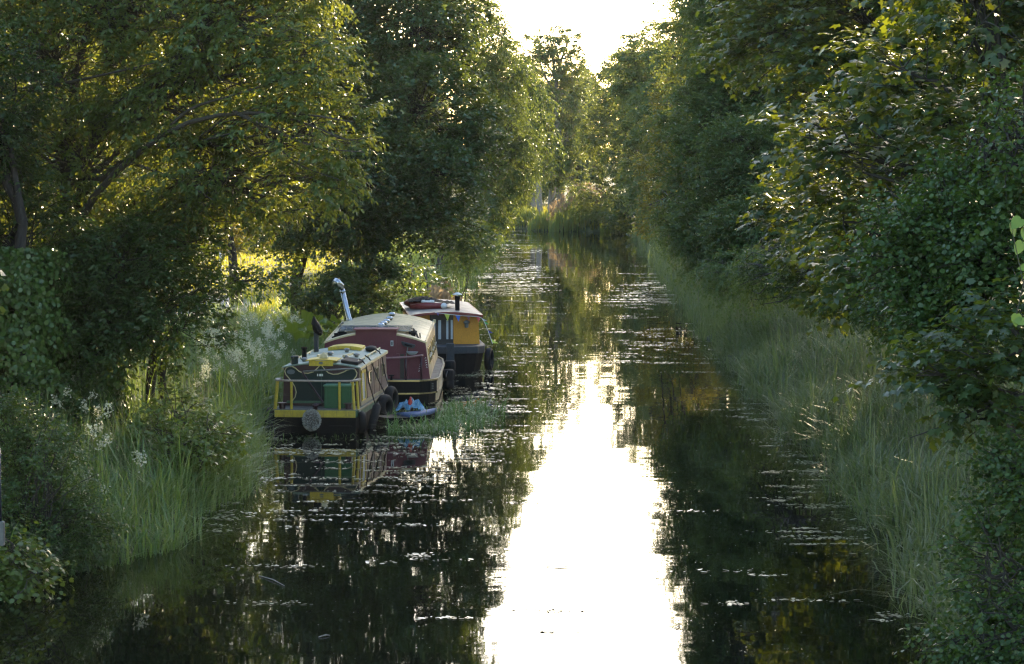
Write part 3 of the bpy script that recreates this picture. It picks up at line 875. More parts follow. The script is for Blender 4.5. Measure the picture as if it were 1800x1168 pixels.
def scatter(n, xf0, xf1, y0, y1, rng, clump=True, power=1.0):
    y = y0 + (y1 - y0) * rng.random(n) ** power
    x = xf0(y) + (xf1(y) - xf0(y)) * rng.random(n)
    if clump:
        keep = (np.sin(x * 2.3 + y * .7) * np.sin(y * 1.9 - x) + rng.normal(size=n) * .5) > -.35
        x, y = x[keep], y[keep]
    return x, y


class Blades:
    def __init__(self):
        self.V, self.Q, self.T, self.b = [], [], [], 0

    def add(self, x, y, h, wd, bend, rng, z=None):
        n = len(x)
        base = np.stack([x, y, (np.maximum(ground_z(x, y), -.15) - .03) if z is None else z], -1)
        V, Q, T = blades(base, h * rng.uniform(.55, 1.15, n), wd * rng.uniform(.6, 1.2, n), np.abs(rng.normal(bend, bend * .5, n)), rng)
        self.V.append(V)
        self.Q.append(Q + self.b)
        self.T.append(T + self.b)
        self.b += len(V)

    def tussocks(self, nt_, per, xf0, xf1, y0, y1, h, wd, rng, bend=.85, power=1.0):
        cx, cyy = scatter(nt_, xf0, xf1, y0, y1, rng, False, power)
        hs = rng.uniform(.55, 1.3, len(cx)) * (1 + .25 * np.sin(cx * 1.1 + cyy * .45))
        k = np.repeat(np.arange(len(cx)), per)
        n = len(k)
        a = rng.uniform(0, 2 * np.pi, n)
        r = np.abs(rng.normal(size=n)) * .13
        x, y = cx[k] + r * np.cos(a), cyy[k] + r * np.sin(a)
        base = np.stack([x, y, np.maximum(ground_z(x, y), -.15) - .03], -1)
        b = np.abs(rng.normal(bend, .4, n)).clip(.05, 1.5)
        V, Q, T = blades(base, h * hs[k] * rng.uniform(.5, 1.15, n), wd * rng.uniform(.5, 1.3, n), b, rng, a + rng.normal(size=n) * .5)
        self.V.append(V)
        self.Q.append(Q + self.b)
        self.T.append(T + self.b)
        self.b += len(V)

    def done(self, name, mat):
        return tag(link(name, arrays_mesh(name, np.concatenate(self.V), [np.concatenate(self.Q), np.concatenate(self.T)]), M[mat]), kind='stuff')


def panicles(n_, xf0, xf1, y0, y1, h, rng, sz=.03, k=14, power=1.0, zl=.28):
    x, y = scatter(n_, xf0, xf1, y0, y1, rng, True, power)
    n = len(x)
    hh = h * rng.uniform(.75, 1.2, n)
    z = ground_z(x, y).clip(0)
    lean = rng.normal(size=(n, 2)) * .12
    t = rng.random((n, k))
    c = np.stack([x, y, z], -1)[:, None] + np.stack([lean[:, :1] * hh[:, None] * (1 + .3 * t), lean[:, 1:] * hh[:, None] * (1 + .3 * t), hh[:, None] * (1 - zl + zl * t)], -1)
    sp_ = .07 * (1 - t * .8)[..., None]
    c = c + rng.normal(size=c.shape) * sp_ * np.array([1, 1, .5])
    c = c.reshape(-1, 3)
    d = unit(rng.normal(size=c.shape) + np.array([0, 0, .8]))
    L = sz * rng.uniform(.6, 1.4, len(c))
    V, F = leaf_geo(c, d, unit(rng.normal(size=c.shape)), L, L * .35, 'kite')
    # the stalks
    b0 = np.stack([x, y, z], -1)
    tp = b0 + np.stack([lean[:, 0] * hh, lean[:, 1] * hh, hh], -1)
    s = np.array([.004, 0, 0])
    SV = np.stack([b0 - s, b0 + s, tp], 1).reshape(-1, 3)
    SF = np.arange(n * 3).reshape(-1, 3) + len(V)
    return np.concatenate([V, SV]), F, SF


rg = np.random.default_rng(99)
le, re_ = left_edge, right_edge
B = Blades()
x, y = scatter(2500, lambda y: le(y) - 4.8, lambda y: le(y) + .25, 38.5, 62, rg)
B.add(x, y, 1.0, .016, .55, rg)
B.tussocks(640, 20, lambda y: le(y) - 4.8, lambda y: le(y) + .2, 38.5, 62, 1.15, .028, rg)
B.tussocks(760, 20, lambda y: le(y) - 5.0, lambda y: le(y) + .1, 60, 86, 1.2, .03, rg)
x, y = scatter(1500, lambda y: le(y) - .8, lambda y: le(y) + .35, 40, 60, rg)
B.add(x, y, .95, .016, .8, rg)
x, y = scatter(3500, lambda y: le(y) - 5.0, lambda y: le(y) + .15, 60, 84, rg)
B.add(x, y, 1.05, .017, .5, rg)
x, y = scatter(10000, lambda y: le(y) - 3.2, lambda y: le(y) + .3, 84, 130, rg)
B.add(x, y, 1.1, .024, .4, rg)
x, y = scatter(9000, lambda y: le(y) - 5.0, lambda y: le(y) + .5, 130, 235, rg)
B.add(x, y, 1.3, .045, .35, rg)
x, y = scatter(5000, lambda y: le(y) - 3.5, lambda y: le(y) + .3, 39, 84, rg)
B.add(x, y, 1.0, .03, 1.0, rg)
x, y = scatter(1200, lambda y: le(y) - 4.0, lambda y: le(y) + .1, 39, 84, rg)
B.add(x, y, 1.55, .02, .25, rg)
B.done('bank_grass', 'grass')
B = Blades()
x, y = scatter(2500, lambda y: re_(y) - .3, lambda y: re_(y) + 5.5, 31, 56, rg)
B.add(x, y, .95, .013, .55, rg)
B.tussocks(720, 20, lambda y: re_(y) - .2, lambda y: re_(y) + 5.5, 31, 56, 1.1, .028, rg)
B.tussocks(1050, 20, lambda y: re_(y) - .2, lambda y: re_(y) + 6, 56, 92, 1.2, .03, rg)
x, y = scatter(3000, lambda y: re_(y) - .25, lambda y: re_(y) + 6, 56, 90, rg)
B.add(x, y, 1.0, .018, .5, rg)
x, y = scatter(13000, lambda y: re_(y) - .3, lambda y: re_(y) + 4.5, 90, 150, rg)
B.add(x, y, 1.1, .028, .4, rg)
x, y = scatter(8000, lambda y: re_(y) - .3, lambda y: re_(y) + 4.5, 150, 240, rg)
B.add(x, y, 1.3, .05, .35, rg)
x, y = scatter(6000, lambda y: re_(y) - .45, lambda y: re_(y) + 3.5, 33, 90, rg)
B.add(x, y, 1.0, .03, 1.0, rg)
x, y = scatter(1500, lambda y: re_(y) - .2, lambda y: re_(y) + 4.0, 33, 100, rg)
B.add(x, y, 1.55, .022, .25, rg)
B.done('pale_bank_grass', 'grass_right')
B = Blades()
x, y = scatter(60000, lambda y: y * 0 - 40, lambda y: y * 0 - 9.5, 98, 190, rg)
keep = np.abs(x + 13.2 + .5 * np.maximum(y - 100, 0)) > 1.7
x, y = x[keep], y[keep]
B.add(x, y, .35, .05, .5, rg)
x, y = scatter(9000, lambda y: y * 0 - 11.6, lambda y: y * 0 - 9, 60, 99, rg)
B.add(x, y, .5, .03, .5, rg)
x, y = scatter(7000, lambda y: y * 0 - 9, lambda y: y * 0 + 9, 238, 264, rg)
keep = canal_d(x, y) > 0
B.add(x[keep], y[keep], 1.2, .06, .4, rg)
B.done('meadow_grass', 'meadow')
pv1 = panicles(1500, lambda y: re_(y) + .6, lambda y: re_(y) + 4.2, 36, 85, 1.35, rg, .03)
pv2 = panicles(900, lambda y: le(y) - 4.5, lambda y: le(y) - .4, 41, 80, 1.25, rg, .03)
pv3 = panicles(700, lambda y: re_(y) + .4, lambda y: re_(y) + 4.2, 85, 150, 1.4, rg, .06)
for nm, pv_ in (('seeding_grass', pv1), ('seeding_grass', pv2), ('seeding_grass', pv3)):
    tag(link(nm, arrays_mesh(nm, pv_[0], [pv_[1], pv_[2]]), M['seed']), kind='stuff')

# far reed bed with pink-beige plumes
def reed_bed(label, xs, ys, n, h, seed, plume=True, lit='reed'):
    r = np.random.default_rng(seed)
    x = r.uniform(*xs, n)
    y = r.uniform(*ys, n)
    xc = (np.array(xs).mean() - x) / (xs[1] - xs[0]) * 2
    hh = h * (1 - .45 * xc ** 2) * r.uniform(.8, 1.1, n)
    z = np.maximum(ground_z(x, y), -.3)
    V, Q, T = blades(np.stack([x, y, z], -1), hh, np.full(n, .06), np.abs(r.normal(.22, .12, n)), r)
    root = tag(link('reed_bed', arrays_mesh('reed_bed', V, [Q, T]), M[lit]), kind='stuff')
    if plume:
        m = n // 5
        q = np.repeat(np.arange(m), 9)
        c = np.stack([x[q] + r.normal(size=len(q)) * .1, y[q], z[q] + hh[q] * 1.02 + r.uniform(-.25, .3, len(q))], -1)
        d = unit(r.normal(size=(len(q), 3)) * .5 + np.array([.3, 0, 1]))
        L = .30 * r.uniform(.6, 1.2, len(q))
        V, F = leaf_geo(c, d, unit(r.normal(size=(len(q), 3))), L, L * .4, 'kite')
        tag(link('plumes', arrays_mesh('plumes', V, [F]), M['plume'], root), kind='stuff')


reed_bed('', (-2.2, 3.2), (239.3, 242), 700, 2.9, 71)
reed_bed('', (-4.2, -1.8), (241, 243.5), 300, 1.7, 75, False)
reed_bed('', (2.4, 6.4), (236.5, 239), 500, 1.8, 72, False)
reed_bed('', (-8.5, -3.4), (249.5, 254), 1000, 1.6, 73, False)
reed_bed('', (-6.1, -4.7), (103, 108), 420, 1.35, 74)

# meadowsweet: white flowered plants
def flower_plant(seed):
    r = np.random.default_rng(seed)
    B_ = []
    n = 26
    base = np.stack([r.normal(size=n) * .07, r.normal(size=n) * .07, np.zeros(n)], -1)
    V, Q, T = blades(base, r.uniform(.5, 1.05, n), np.full(n, .03), np.abs(r.normal(.3, .15, n)), r)
    o = link('meadowsweet', arrays_mesh('meadowsweet', V, [Q, T]), M['grass'])
    cs = []
    for q in range(r.integers(1, 4)):
        c = np.array([r.normal() * .12, r.normal() * .12, 1.12 + r.normal() * .09])
        m = 32
        u = r.normal(size=(m, 3)) * np.array([.042, .042, .05])
        cs.append(c + u)
    c = np.concatenate(cs)
    L = .043 * r.uniform(.6, 1.3, len(c))
    V, F = leaf_geo(c, unit(r.normal(size=c.shape)), unit(r.normal(size=c.shape)), L, L, 'kite')
    link('flower_head', arrays_mesh('flower_head', V, [F]), M['blossom'], o)
    return o


fsp = []
rf = np.random.default_rng(17)
while len(fsp) < 92:
    px, py = rf.uniform(345, 575), rf.uniform(548, 690)
    if py > 560 + (px - 345) * .55 + 60 and rf.random() < .7:
        continue
    q = PZ(px, py, 1.9)
    if not (60.5 < q[1] < 88) or q[0] > left_edge(q[1]) - .5:
        continue
    fsp.append((q[0], q[1], 'tall white-flowered meadowsweet in the grass left of the boats', 'meadowsweet beside the boats'))
for px, py in [(118, 725), (150, 745), (175, 752), (95, 778), (165, 790), (178, 792), (122, 820), (175, 815), (240, 795), (105, 745), (185, 742), (172, 935)]:
    q = PZ(px, py, 1.5)
    if canal_d(q[0], max(q[1], 39.5)) < .4:
        continue
    fsp.append((q[0], max(q[1], 39.5), 'white-flowered meadowsweet in the grass below the ivy-covered trees', 'meadowsweet below the ivy trees'))
protos = [flower_plant(80 + i) for i in range(4)]
for i, (x, y, lab, gr) in enumerate(fsp):
    o = protos[i] if i < 4 else copy_tree(protos[i % 4])
    o.location = (x, y, float(ground_z(x, y)) + rf.uniform(-.12, .1))
    o.rotation_euler = (0, 0, rf.uniform(0, 6.28))
    s = rf.uniform(.8, 1.15)
    o.scale = (s, s, s)
    tag(o, lab, 'plant', gr)

# large butterbur leaves behind the front boat
def butterbur(name, label, pts, seed):
    r = np.random.default_rng(seed)
    c = np.array([P(*p) for p in pts])
    b = c.mean(0)
    root = tag(empty(name, (b[0], b[1], float(ground_z(b[0], b[1])))), label, 'plant')
    off = np.array(root.location)
    st = MB()
    for p in c - off:
        m = MB()
        R = r.uniform(.15, .25)
        ring = []
        tilt = r.normal(size=2) * .35 + np.array([0, -.35])
        for k in range(14):
            a = 2 * math.pi * k / 14
            q = R * (1 + .12 * math.sin(5 * a) + .06 * r.normal())
            x, y = q * math.cos(a), q * math.sin(a)
            ring.append((p[0] + x, p[1] + y, p[2] + tilt[0] * x + tilt[1] * y + .07 * math.cos(3 * a) + .05))
        m.add([tuple(p - np.array([0, 0, .03]))] + ring, [(0, 1 + k, 1 + (k + 1) % 14) for k in range(14)])
        m.build('leaf', M['bramble'], root)
        st.tube([(p[0] * .3, p[1] * .3, 0), (p[0] * .8, p[1] * .8, p[2] * .6), tuple(p)], .012, 5)
    st.build('stem', M['grass'], root)


butterbur('butterbur', 'clump of broad round butterbur leaves left of the dark cowl chimney', [(505, 568, 78), (525, 575, 77), (540, 565, 79), (550, 580, 76), (515, 585, 76), (535, 592, 75), (495, 580, 77), (555, 566, 80), (545, 590, 76)], 3)
butterbur('butterbur', 'clump of broad butterbur leaves between the cowl chimney and the red boat', [(575, 570, 78), (585, 578, 78), (570, 585, 77), (592, 566, 80)], 4)

# bur-reed mat beside the front boat
B = Blades()
rb = np.random.default_rng(8)
n = 2600
px = rb.uniform(680, 890, n)
py = rb.uniform(712, 766, n)
lim = np.where(px < 790, 766 - (px - 680) * .02, 766 - (px - 790) * .22)
ok = (py < lim) & (py > 722 - (px - 680) * .06) & ((px < 850) | (rb.random(n) < .4)) & ((py > 735) | (px > 780))
q = np.array([PZ(a, b, 0) for a, b in zip(px[ok], py[ok])])
B.add(q[:, 0], q[:, 1], .55, .024, 1.25, rb, z=np.full(len(q), -.06))
px = rb.uniform(470, 690, 90)
py = rb.uniform(766, 778, 90)
q = np.array([PZ(a, b, 0) for a, b in zip(px, py)])
B.add(q[:, 0], q[:, 1], .2, .015, 1.3, rb, z=np.full(len(q), -.04))
B.done('bur_reed', 'bur')

# floating leaves and weed
def pads():
    r = np.random.default_rng(55)
    Vs, Fs, b = [], [], 0
    zones = [  # px range, py range, patches, chance filter
        ((360, 900), (775, 935), 85, lambda a, c: a > 470 - (c - 775) * .75 and a < 900 - (c - 775) * 1.1),
        ((470, 940), (700, 800), 90, lambda a, c: a > 660 or c > 768),
        ((850, 940), (405, 520), 150, lambda a, c: True),
        ((840, 960), (470, 640), 60, lambda a, c: True),
        ((1060, 1180), (425, 540), 90, lambda a, c: a > 1150 - (c - 425) * 0.6),
        ((1080, 1290), (530, 640), 90, lambda a, c: True),
        ((1220, 1420), (640, 740), 30, lambda a, c: a > 1200 + (c - 640) * .8),
        ((1290, 1600), (700, 960), 85, lambda a, c: a > 1300 + (c - 740) * .45 and a < 1330 + (c - 690) * 1.1),
        ((880, 1300), (540, 720), 14, lambda a, c: True),
        ((350, 800), (930, 1120), 6, lambda a, c: True),
        ((1260, 1680), (950, 1120), 7, lambda a, c: True),
        ((900, 1200), (780, 1160), 5, lambda a, c: True),
        ((780, 880), (650, 712), 40, lambda a, c: True)]
    for (pa, pb), (qa, qb), k, fn in zones:
        c = 0
        while c < k:
            a, d = r.uniform(pa, pb), r.uniform(qa, qb)
            if not fn(a, d):
                c += .34
                continue
            c += 1
            ctr = PZ(a, d, 0)
            if canal_d(ctr[0], ctr[1]) > .1:
                continue
            big = ctr[1] > 120
            m = int(r.integers(8, 46))
            wx = r.uniform(.12, .6) * (1.4 if big else .8)
            wy = r.uniform(.03, .14) * (2.2 if big else 1)
            for j in range(m):
                cx = ctr[0] + r.normal() * wx
                cyy = ctr[1] + r.normal() * wy
                if canal_d(cx, cyy) > .25:
                    continue
                R = r.uniform(.010, .032) * (2.2 if big else 1)
                ex = r.uniform(1, 2.6)
                tl = r.normal(size=2) * .045
                a0 = r.uniform(0, 3.14)
                pts = []
                for t in range(6):
                    th = t * math.pi / 3
                    ux, uy = ex * R * math.cos(th), R * math.sin(th)
                    X = ux * math.cos(a0) - uy * math.sin(a0)
                    Y = ux * math.sin(a0) + uy * math.cos(a0)
                    pts.append((cx + X, cyy + Y, .009 + max(-.006, tl[0] * X + tl[1] * Y) + .004 * r.random()))
                Vs += pts
                Fs.append(range(b, b + 6))
                b += 6
    return np.array(Vs), np.array(Fs)


PV_, PF_ = pads()
tag(link('floating_weed', arrays_mesh('floating_weed', PV_, [PF_]), M['pad']), kind='stuff')
# loose dust and petals on the surface
rd = np.random.default_rng(56)
n = 1500
a, d = rd.uniform(480, 1500, n), 420 + 740 * rd.random(n) ** 1.3
q = np.array([PZ(i, j, 0.004) for i, j in zip(a, d)])
q = q[canal_d(q[:, 0], q[:, 1]) < -.2]
L = rd.uniform(.012, .04, len(q))
V, F = leaf_geo(q, unit(np.stack([rd.normal(size=len(q)), rd.normal(size=len(q)), rd.normal(size=len(q)) * .03], -1)), np.tile([0, 0, 1.0], (len(q), 1)), L, L * .6, 'kite')
V[:, 2] = .004 + np.abs(V[:, 2] - .004) * .3
tag(link('floating_petals', arrays_mesh('floating_petals', V, [F]), M['pad']), kind='stuff')
# a few sticks
for i, (p0, p1, lab) in enumerate([((455, 1012), (500, 1030), 'thin forked stick floating on the dark water, lower left'), ((1195, 1100), (1185, 1106), 'tiny twig floating at the edge of the bright reflection'),
                                   ((560, 1120), (580, 1117), 'short pale stick floating near the bottom left'), ((960, 996), (1010, 998), 'thin twig floating inside the bright sky reflection')]):
    m = MB()
    A, Bq = PZ(*p0, .01), PZ(*p1, .01)
    m.tube([A, (A + Bq) / 2 + np.array([.02, .03, .012]), Bq], [.008, .01, .005], 6)
    tag(m.build('floating_stick', M['bark_pale']), lab, 'stick')
#PART3
# ------------------------------------------------------------------ boats
BP = {
    'black': paint('hull_blacking', (0.006, 0.006, 0.007), .6, .25, dirt=(0.035, 0.03, 0.022), spec=.12),
    'yellow': paint('yellow_paint', (0.55, 0.40, 0.035), .5, .45, dirt=(0.12, 0.10, 0.05), scale=5),
    'green': paint('green_paint', (0.045, 0.13, 0.075), .5, .4),
    'locker': paint('locker_green_paint', (0.012, 0.10, 0.035), .5, .25),
    'dkgreen': paint('bottle_green_paint', (0.008, 0.024, 0.024), .5, .15, spec=.3),
    'maroon': paint('dark_maroon_paint', (0.035, 0.008, 0.016), .45, .25),
    'roofgreen': paint('faded_teal_roof', (0.19, 0.27, 0.235), .5, .6, dirt=(0.10, 0.12, 0.09), scale=2),
    'cream': paint('cream_paint', (0.55, 0.47, 0.27), .5, .35, dirt=(0.2, 0.16, 0.09)),
    'side': paint('weathered_maroon_side', (0.10, 0.055, 0.055), .5, .5, dirt=(0.16, 0.13, 0.11), scale=4),
    'trim': paint('weathered_trim', (0.30, 0.25, 0.15), .6, .5, dirt=(0.12, 0.09, 0.06)),
    'deck': paint('worn_deck', (0.15, 0.135, 0.12), .8, .6, scale=4),
    'wood': paint('worn_rail_wood', (0.33, 0.27, 0.22), .65, .6, dirt=(0.10, 0.07, 0.05), scale=6),
    'grey': paint('vent_grey', (0.16, 0.17, 0.17), .5, .3, metal=.3),
    'rubber': paint('rubber', (0.010, 0.010, 0.011), .7, .2, spec=.2),
    'rope': paint('black_rope', (0.02, 0.02, 0.022), .8, .3),
    'redwine': paint('wine_red_paint', (0.115, 0.016, 0.030), .55, .25, dirt=(0.06, 0.02, 0.02)),
    'tan': paint('tan_roof_paint', (0.55, 0.45, 0.27), .42, .5, dirt=(0.26, 0.21, 0.14), scale=1.6),
    'khaki': paint('khaki_side_paint', (0.27, 0.23, 0.155), .5, .45, dirt=(0.12, 0.10, 0.07), scale=2.5),
    'chrome': paint('polished_steel', (0.42, 0.43, 0.44), .2, .15, metal=1.0, bump=.02),
    'brass': paint('dull_brass', (0.45, 0.35, 0.16), .3, .3, metal=.9),
    'panel': paint('solar_panel_face', (0.16, 0.18, 0.20), .18, .2, metal=.2),
    'orange': paint('amber_paint', (0.60, 0.26, 0.010), .45, .2, dirt=(0.25, 0.10, 0.02)),
    'redroof': paint('red_roof_paint', (0.17, 0.018, 0.018), .4, .3),
    'roofgrey': paint('pale_roof_paint', (0.36, 0.31, 0.28), .5, .4),
    'slate': paint('slate_grey_paint', (0.045, 0.052, 0.06), .6, .3, spec=.2),
    'darkwood': paint('dark_door_wood', (0.022, 0.018, 0.016), .5, .2),
    'white': paint('white_paint', (0.72, 0.73, 0.72), .5, .25, dirt=(0.3, 0.3, 0.28)),
    'whiteblue': paint('pale_curtain', (0.42, 0.47, 0.50), .6, .2),
    'bluecover': paint('blue_cover', (0.07, 0.10, 0.20), .5, .25, spec=.3),
    'tarp': paint('crumpled_blue_tarp', (0.07, 0.22, 0.36), .45, .5, dirt=(0.4, 0.52, 0.6), scale=9),
    'red': paint('red_plastic', (0.45, 0.02, 0.02), .4, .2),
    'blue': paint('blue_cloth', (0.05, 0.13, 0.45), .8, .1),
    'limec': paint('lime_cloth', (0.5, 0.55, 0.08), .8, .1),
    'navy': paint('navy_cloth', (0.03, 0.035, 0.2), .8, .1),
    'greenc': paint('green_cloth', (0.05, 0.3, 0.1), .8, .1),
    'purple': paint('purple_cloth', (0.12, 0.08, 0.3), .8, .1),
    'blacktarp': paint('black_sheet', (0.015, 0.016, 0.018), .75, .2, spec=.2),
    'knot': paint('rope_strands', (0.50, 0.48, 0.44), .85, .45, dirt=(0.12, 0.12, 0.11), scale=30, bump=.8),
}


def glass_mat():
    m, t, b, o = nmat('window_glass')
    b.inputs['Base Color'].default_value = (0.02, 0.025, 0.03, 1)
    b.inputs['Roughness'].default_value = 0.06
    b.inputs['Specular IOR Level'].default_value = 0.6
    return m


BP['glass'] = glass_mat()
m_, t_, b_, o_ = nmat('pale_glass')
b_.inputs['Base Color'].default_value = (0.20, 0.25, 0.31, 1)
b_.inputs['Roughness'].default_value = 0.45
b_.inputs['Specular IOR Level'].default_value = 0.25
BP['paleglass'] = m_


def hull_section(hw, zb, zt, flare=.93):
    return [(-hw, zt), (-hw * flare, zb), (hw * flare, zb), (hw, zt)]


def band(stations, z0, z1, parent, name, mat, side=0, off=0.0, thick=.02):
    """a strip following the hull side; stations: (y, half width, dz); side -1, 1"""
    m = MB()
    secs = []
    for y, hw, dz in stations:
        a, b = side * (hw + off), side * (hw + off + thick)
        secs.append([(a, y, z0 + dz), (b, y, z0 + dz), (b, y, z1 + dz), (a, y, z1 + dz)])
    m.loft(secs)
    return m.build(name, mat, parent)


def roof_sections(hw, z, camber, t, n=14):
    top = [(-hw + 2 * hw * i / n, z + camber * (1 - (2 * i / n - 1) ** 2)) for i in range(n + 1)]
    return top + [(x, zz - t) for x, zz in reversed(top)]


# ---- the front boat
def front_boat():
    hd = math.radians(4.0)
    root = tag(empty('narrowboat', (-6.156, 62.3, 0), -hd), 'nearest narrowboat, green roof and yellow band across its black stern', 'boat')
    st = [(0.0, .98, 0), (.12, 1.02, 0), (.5, 1.03, 0), (3, 1.03, 0), (5.4, 1.03, .02), (6.0, .93, .05), (6.5, .66, .09), (6.85, .32, .13), (7.0, .1, .15)]
    m = MB()
    secs = [[(x, y, z) for x, z in [(-hw, .38 + dz), (-hw * 1.0, .16), (-hw * .985, -.02), (-hw * .93, -.35), (hw * .93, -.35), (hw * .985, -.02), (hw, .16), (hw, .38 + dz)]] for y, hw, dz in st]
    m.loft(secs)
    for s in (-1, 1):      # rubbing strips low on the transom
        m.box((s * .62, -.012, .17), (.55, .03, .03))
    m.build('hull', BP['black'], root, bevel=.01)
    secs = [[(x, y, z) for x, z in [(-hw + .0, .55 + dz), (-hw, .38 + dz), (hw, .38 + dz), (hw, .55 + dz)]] for y, hw, dz in [(s[0] + .005, s[1] - .004, s[2]) for s in st]]
    m = MB()
    m.loft(secs)
    m.build('gunwale', BP['green'], root, bevel=.008)
    m = MB()
    m.box((0, -.006, .463), (1.95, .02, .168))
    sb = m.build('stern_band', BP['yellow'], root, bevel=.006)
    tag(sb, 'yellow band with worn black edges')
    for s in (-1, 1):
        tag(band([(a, b, c) for a, b, c in st[1:]], .525, .56, root, 'gunwale_capping', BP['trim'], s, -.015, .04), None)
    m = MB()
    m.box((0, .5, .556), (1.96, .96, .012))
    m.build('stern_deck', BP['deck'], root)
    m = MB()
    for s in (-1, 1):
        m.loft([[(s * .90, y, .562), (s * 1.0, y, .562), (s * 1.0, y, .572), (s * .90, y, .572)] for y in (.95, 5.6)])
    m.build('side_deck', BP['deck'], root)
    m = MB()
    m.loft([[(-hw * .98, y, .56 + dz), (hw * .98, y, .56 + dz), (hw * .8, y, .62 + dz), (0, y, .66 + dz), (-hw * .8, y, .62 + dz)] for y, hw, dz in st[4:]])
    m.build('bow_deck', BP['white'], root)
    m = MB()                                        # raised white bow board beside the cabin front
    m.loft([[(x, y, z) for x, z in [(-hw, .6), (hw, .6), (hw * .96, zt), (-hw * .96, zt)]] for y, hw, zt in [(5.62, .97, 1.0), (6.0, .90, .98), (6.5, .62, .92), (6.86, .28, .84)]])
    m.build('bow_board', BP['white'], root, bevel=.02)
    # cabin
    y0, y1 = .95, 5.6
    m = MB()
    m.loft([[(-.95, y, .57), (.95, y, .57), (.91, y, z), (-.91, y, z)] for y, z in ((y0 + .03, 1.50), (y1, 1.57))])
    m.build('cabin_side', BP['side'], root)
    m = MB()
    hw = .93
    for y, dz in ((y0, 0), (y1, .07)):
        pass
    m.loft([[(x, y, z + dz) for x, z in roof_sections(hw + .02, 1.51, .105, .03)] for y, dz in ((y0 - .04, 0), (y1 + .05, .07))])
    rf_ = m.build('roof', BP['roofgreen'], root)
    for s in (-1, 1):
        m = MB()
        m.loft([[(s * .94, y, 1.44 + dz), (s * .965, y, 1.44 + dz), (s * .965, y, 1.50 + dz), (s * .94, y, 1.50 + dz)] for y, dz in ((y0 - .03, 0), (y1 + .03, .07))])
        m.build('eave_trim', BP['cream'], root)
        m = MB()
        m.tube([(s * .80, y, 1.605 + .07 * (y - y0) / 4.65) for y in np.linspace(y0 + .3, y1 - .3, 9)], .018, 6)
        for y in np.linspace(y0 + .35, y1 - .35, 7):
            m.box((s * .80, y, 1.575 + .07 * (y - y0) / 4.65), (.03, .06, .05))
        m.build('roof_rail', BP['cream'], rf_)
        m = MB()
        m.loft([[(s * .952, y, .58), (s * .972, y, .58), (s * .972, y, .66), (s * .952, y, .66)] for y in (y0, y1)])
        m.build('side_trim', BP['trim'], root)
    # stern bulkhead with painted shape
    m = MB()
    poly = [(-.95, .57), (.95, .57), (.91, 1.50)] + [(x, 1.50 + .10 * (1 - (x / .91) ** 2)) for x in np.linspace(.8, -.8, 9)] + [(-.91, 1.50)]
    m.prism(poly, lambda a, b, d: (a, y0 + d, b), (0, .03))
    bk = m.build('stern_bulkhead', BP['maroon'], root)

    def q(zx, zy):                                     # from the close-up's pixels to the bulkhead
        w_ = P(460 + zx / 5.84, 580 + zy / 5.84, 63.3)
        return (w_[0] + 6.085, w_[2])
    lft = [(312, 735), (345, 690), (356, 640), (345, 590), (320, 545), (285, 500), (250, 460), (238, 425), (250, 395), (280, 376), (315, 376), (350, 395), (385, 425), (425, 443), (480, 447), (530, 432), (570, 400), (612, 355)]
    rgt = [(612, 355), (655, 410), (690, 440), (740, 456), (790, 452), (850, 430), (880, 412), (930, 398), (965, 405), (985, 440), (980, 470), (955, 505), (920, 540), (895, 580), (885, 620), (890, 735)]
    out = [q(*p) for p in lft + rgt[1:]]
    m = MB()
    m.prism(out, lambda a, b, d: (a, y0 + d, b), (-.004, .0))
    m.build('painted_panel', BP['dkgreen'], bk)
    m = MB()
    m.tube([(a, y0 - .008, b) for a, b in out], .014, 5)
    m.build('painted_line', BP['cream'], bk)
    c = q(302, 432)
    m = MB()
    m.prism([(c[0] + .098 * math.cos(a), c[1] + .058 * math.sin(a)) for a in np.linspace(0, 6.283, 24, endpoint=False)], lambda a, b, d: (a, y0 + d, b), (-.016, -.004))
    tag(m.build('name_plate', paint('plate_blue_grey', (0.10, 0.13, 0.17), .4, .3), bk, bevel=.002), 'grey-blue oval plate')
    c = q(602, 463)
    m = MB()
    m.box((c[0] - .055, y0 - .009, c[1]), (.028, .01, .055))
    m.box((c[0] + .03, y0 - .009, c[1]), (.09, .01, .055))
    m.build('sticker', BP['white'], bk)
    m = MB()
    m.box((0, y0 - .02, .66), (1.7, .04, .05))
    m.box((.0, y0 - .012, 1.1), (.006, .006, .8))
    m.build('door_sill', BP['green'], bk)
    # hatches and roof furniture
    def R(px, py, y):                                   # pixel -> boat coordinates at a given boat y
        D = 62.3 + y
        w_ = P(px, py, D)
        dx, dy = w_[0] + 6.156, w_[1] - 62.3
        return (dx * math.cos(hd) - dy * math.sin(hd), y, w_[2])
    rz = lambda x, y: 1.51 + .105 * (1 - (x / .95) ** 2) + .07 * (y - y0) / 4.65
    m = MB()
    m.loft([[(x, y, z) for x, z in roof_sections(.375, 1.675, .03, .02, 8)] for y in (y0 - .08, y0 + .75)])
    m.box((-.0, y0 - .055, 1.605), (.58, .03, .13))
    m.box((-.28, y0 + .35, 1.63), (.03, .7, .07))
    m.box((.28, y0 + .35, 1.63), (.03, .7, .07))
    ht = m.build('sliding_hatch', BP['yellow'], root)
    m = MB()
    m.prism([(.052 * math.cos(a), 1.61 + .032 * math.sin(a)) for a in np.linspace(0, 6.283, 20, endpoint=False)], lambda a, b, d: (a, y0 - .07 + d, b), (-.008, .0))
    m.build('emblem', BP['grey'], ht)
    m = MB()                                            # shell-shaped ornament
    prof = [(0, .16)] + [(.055 * math.sin(a) * 1.5, .16 - .16 * (1 - math.cos(a)) / 2) for a in np.linspace(.4, 2.2, 5)] + [(.1, .0)]
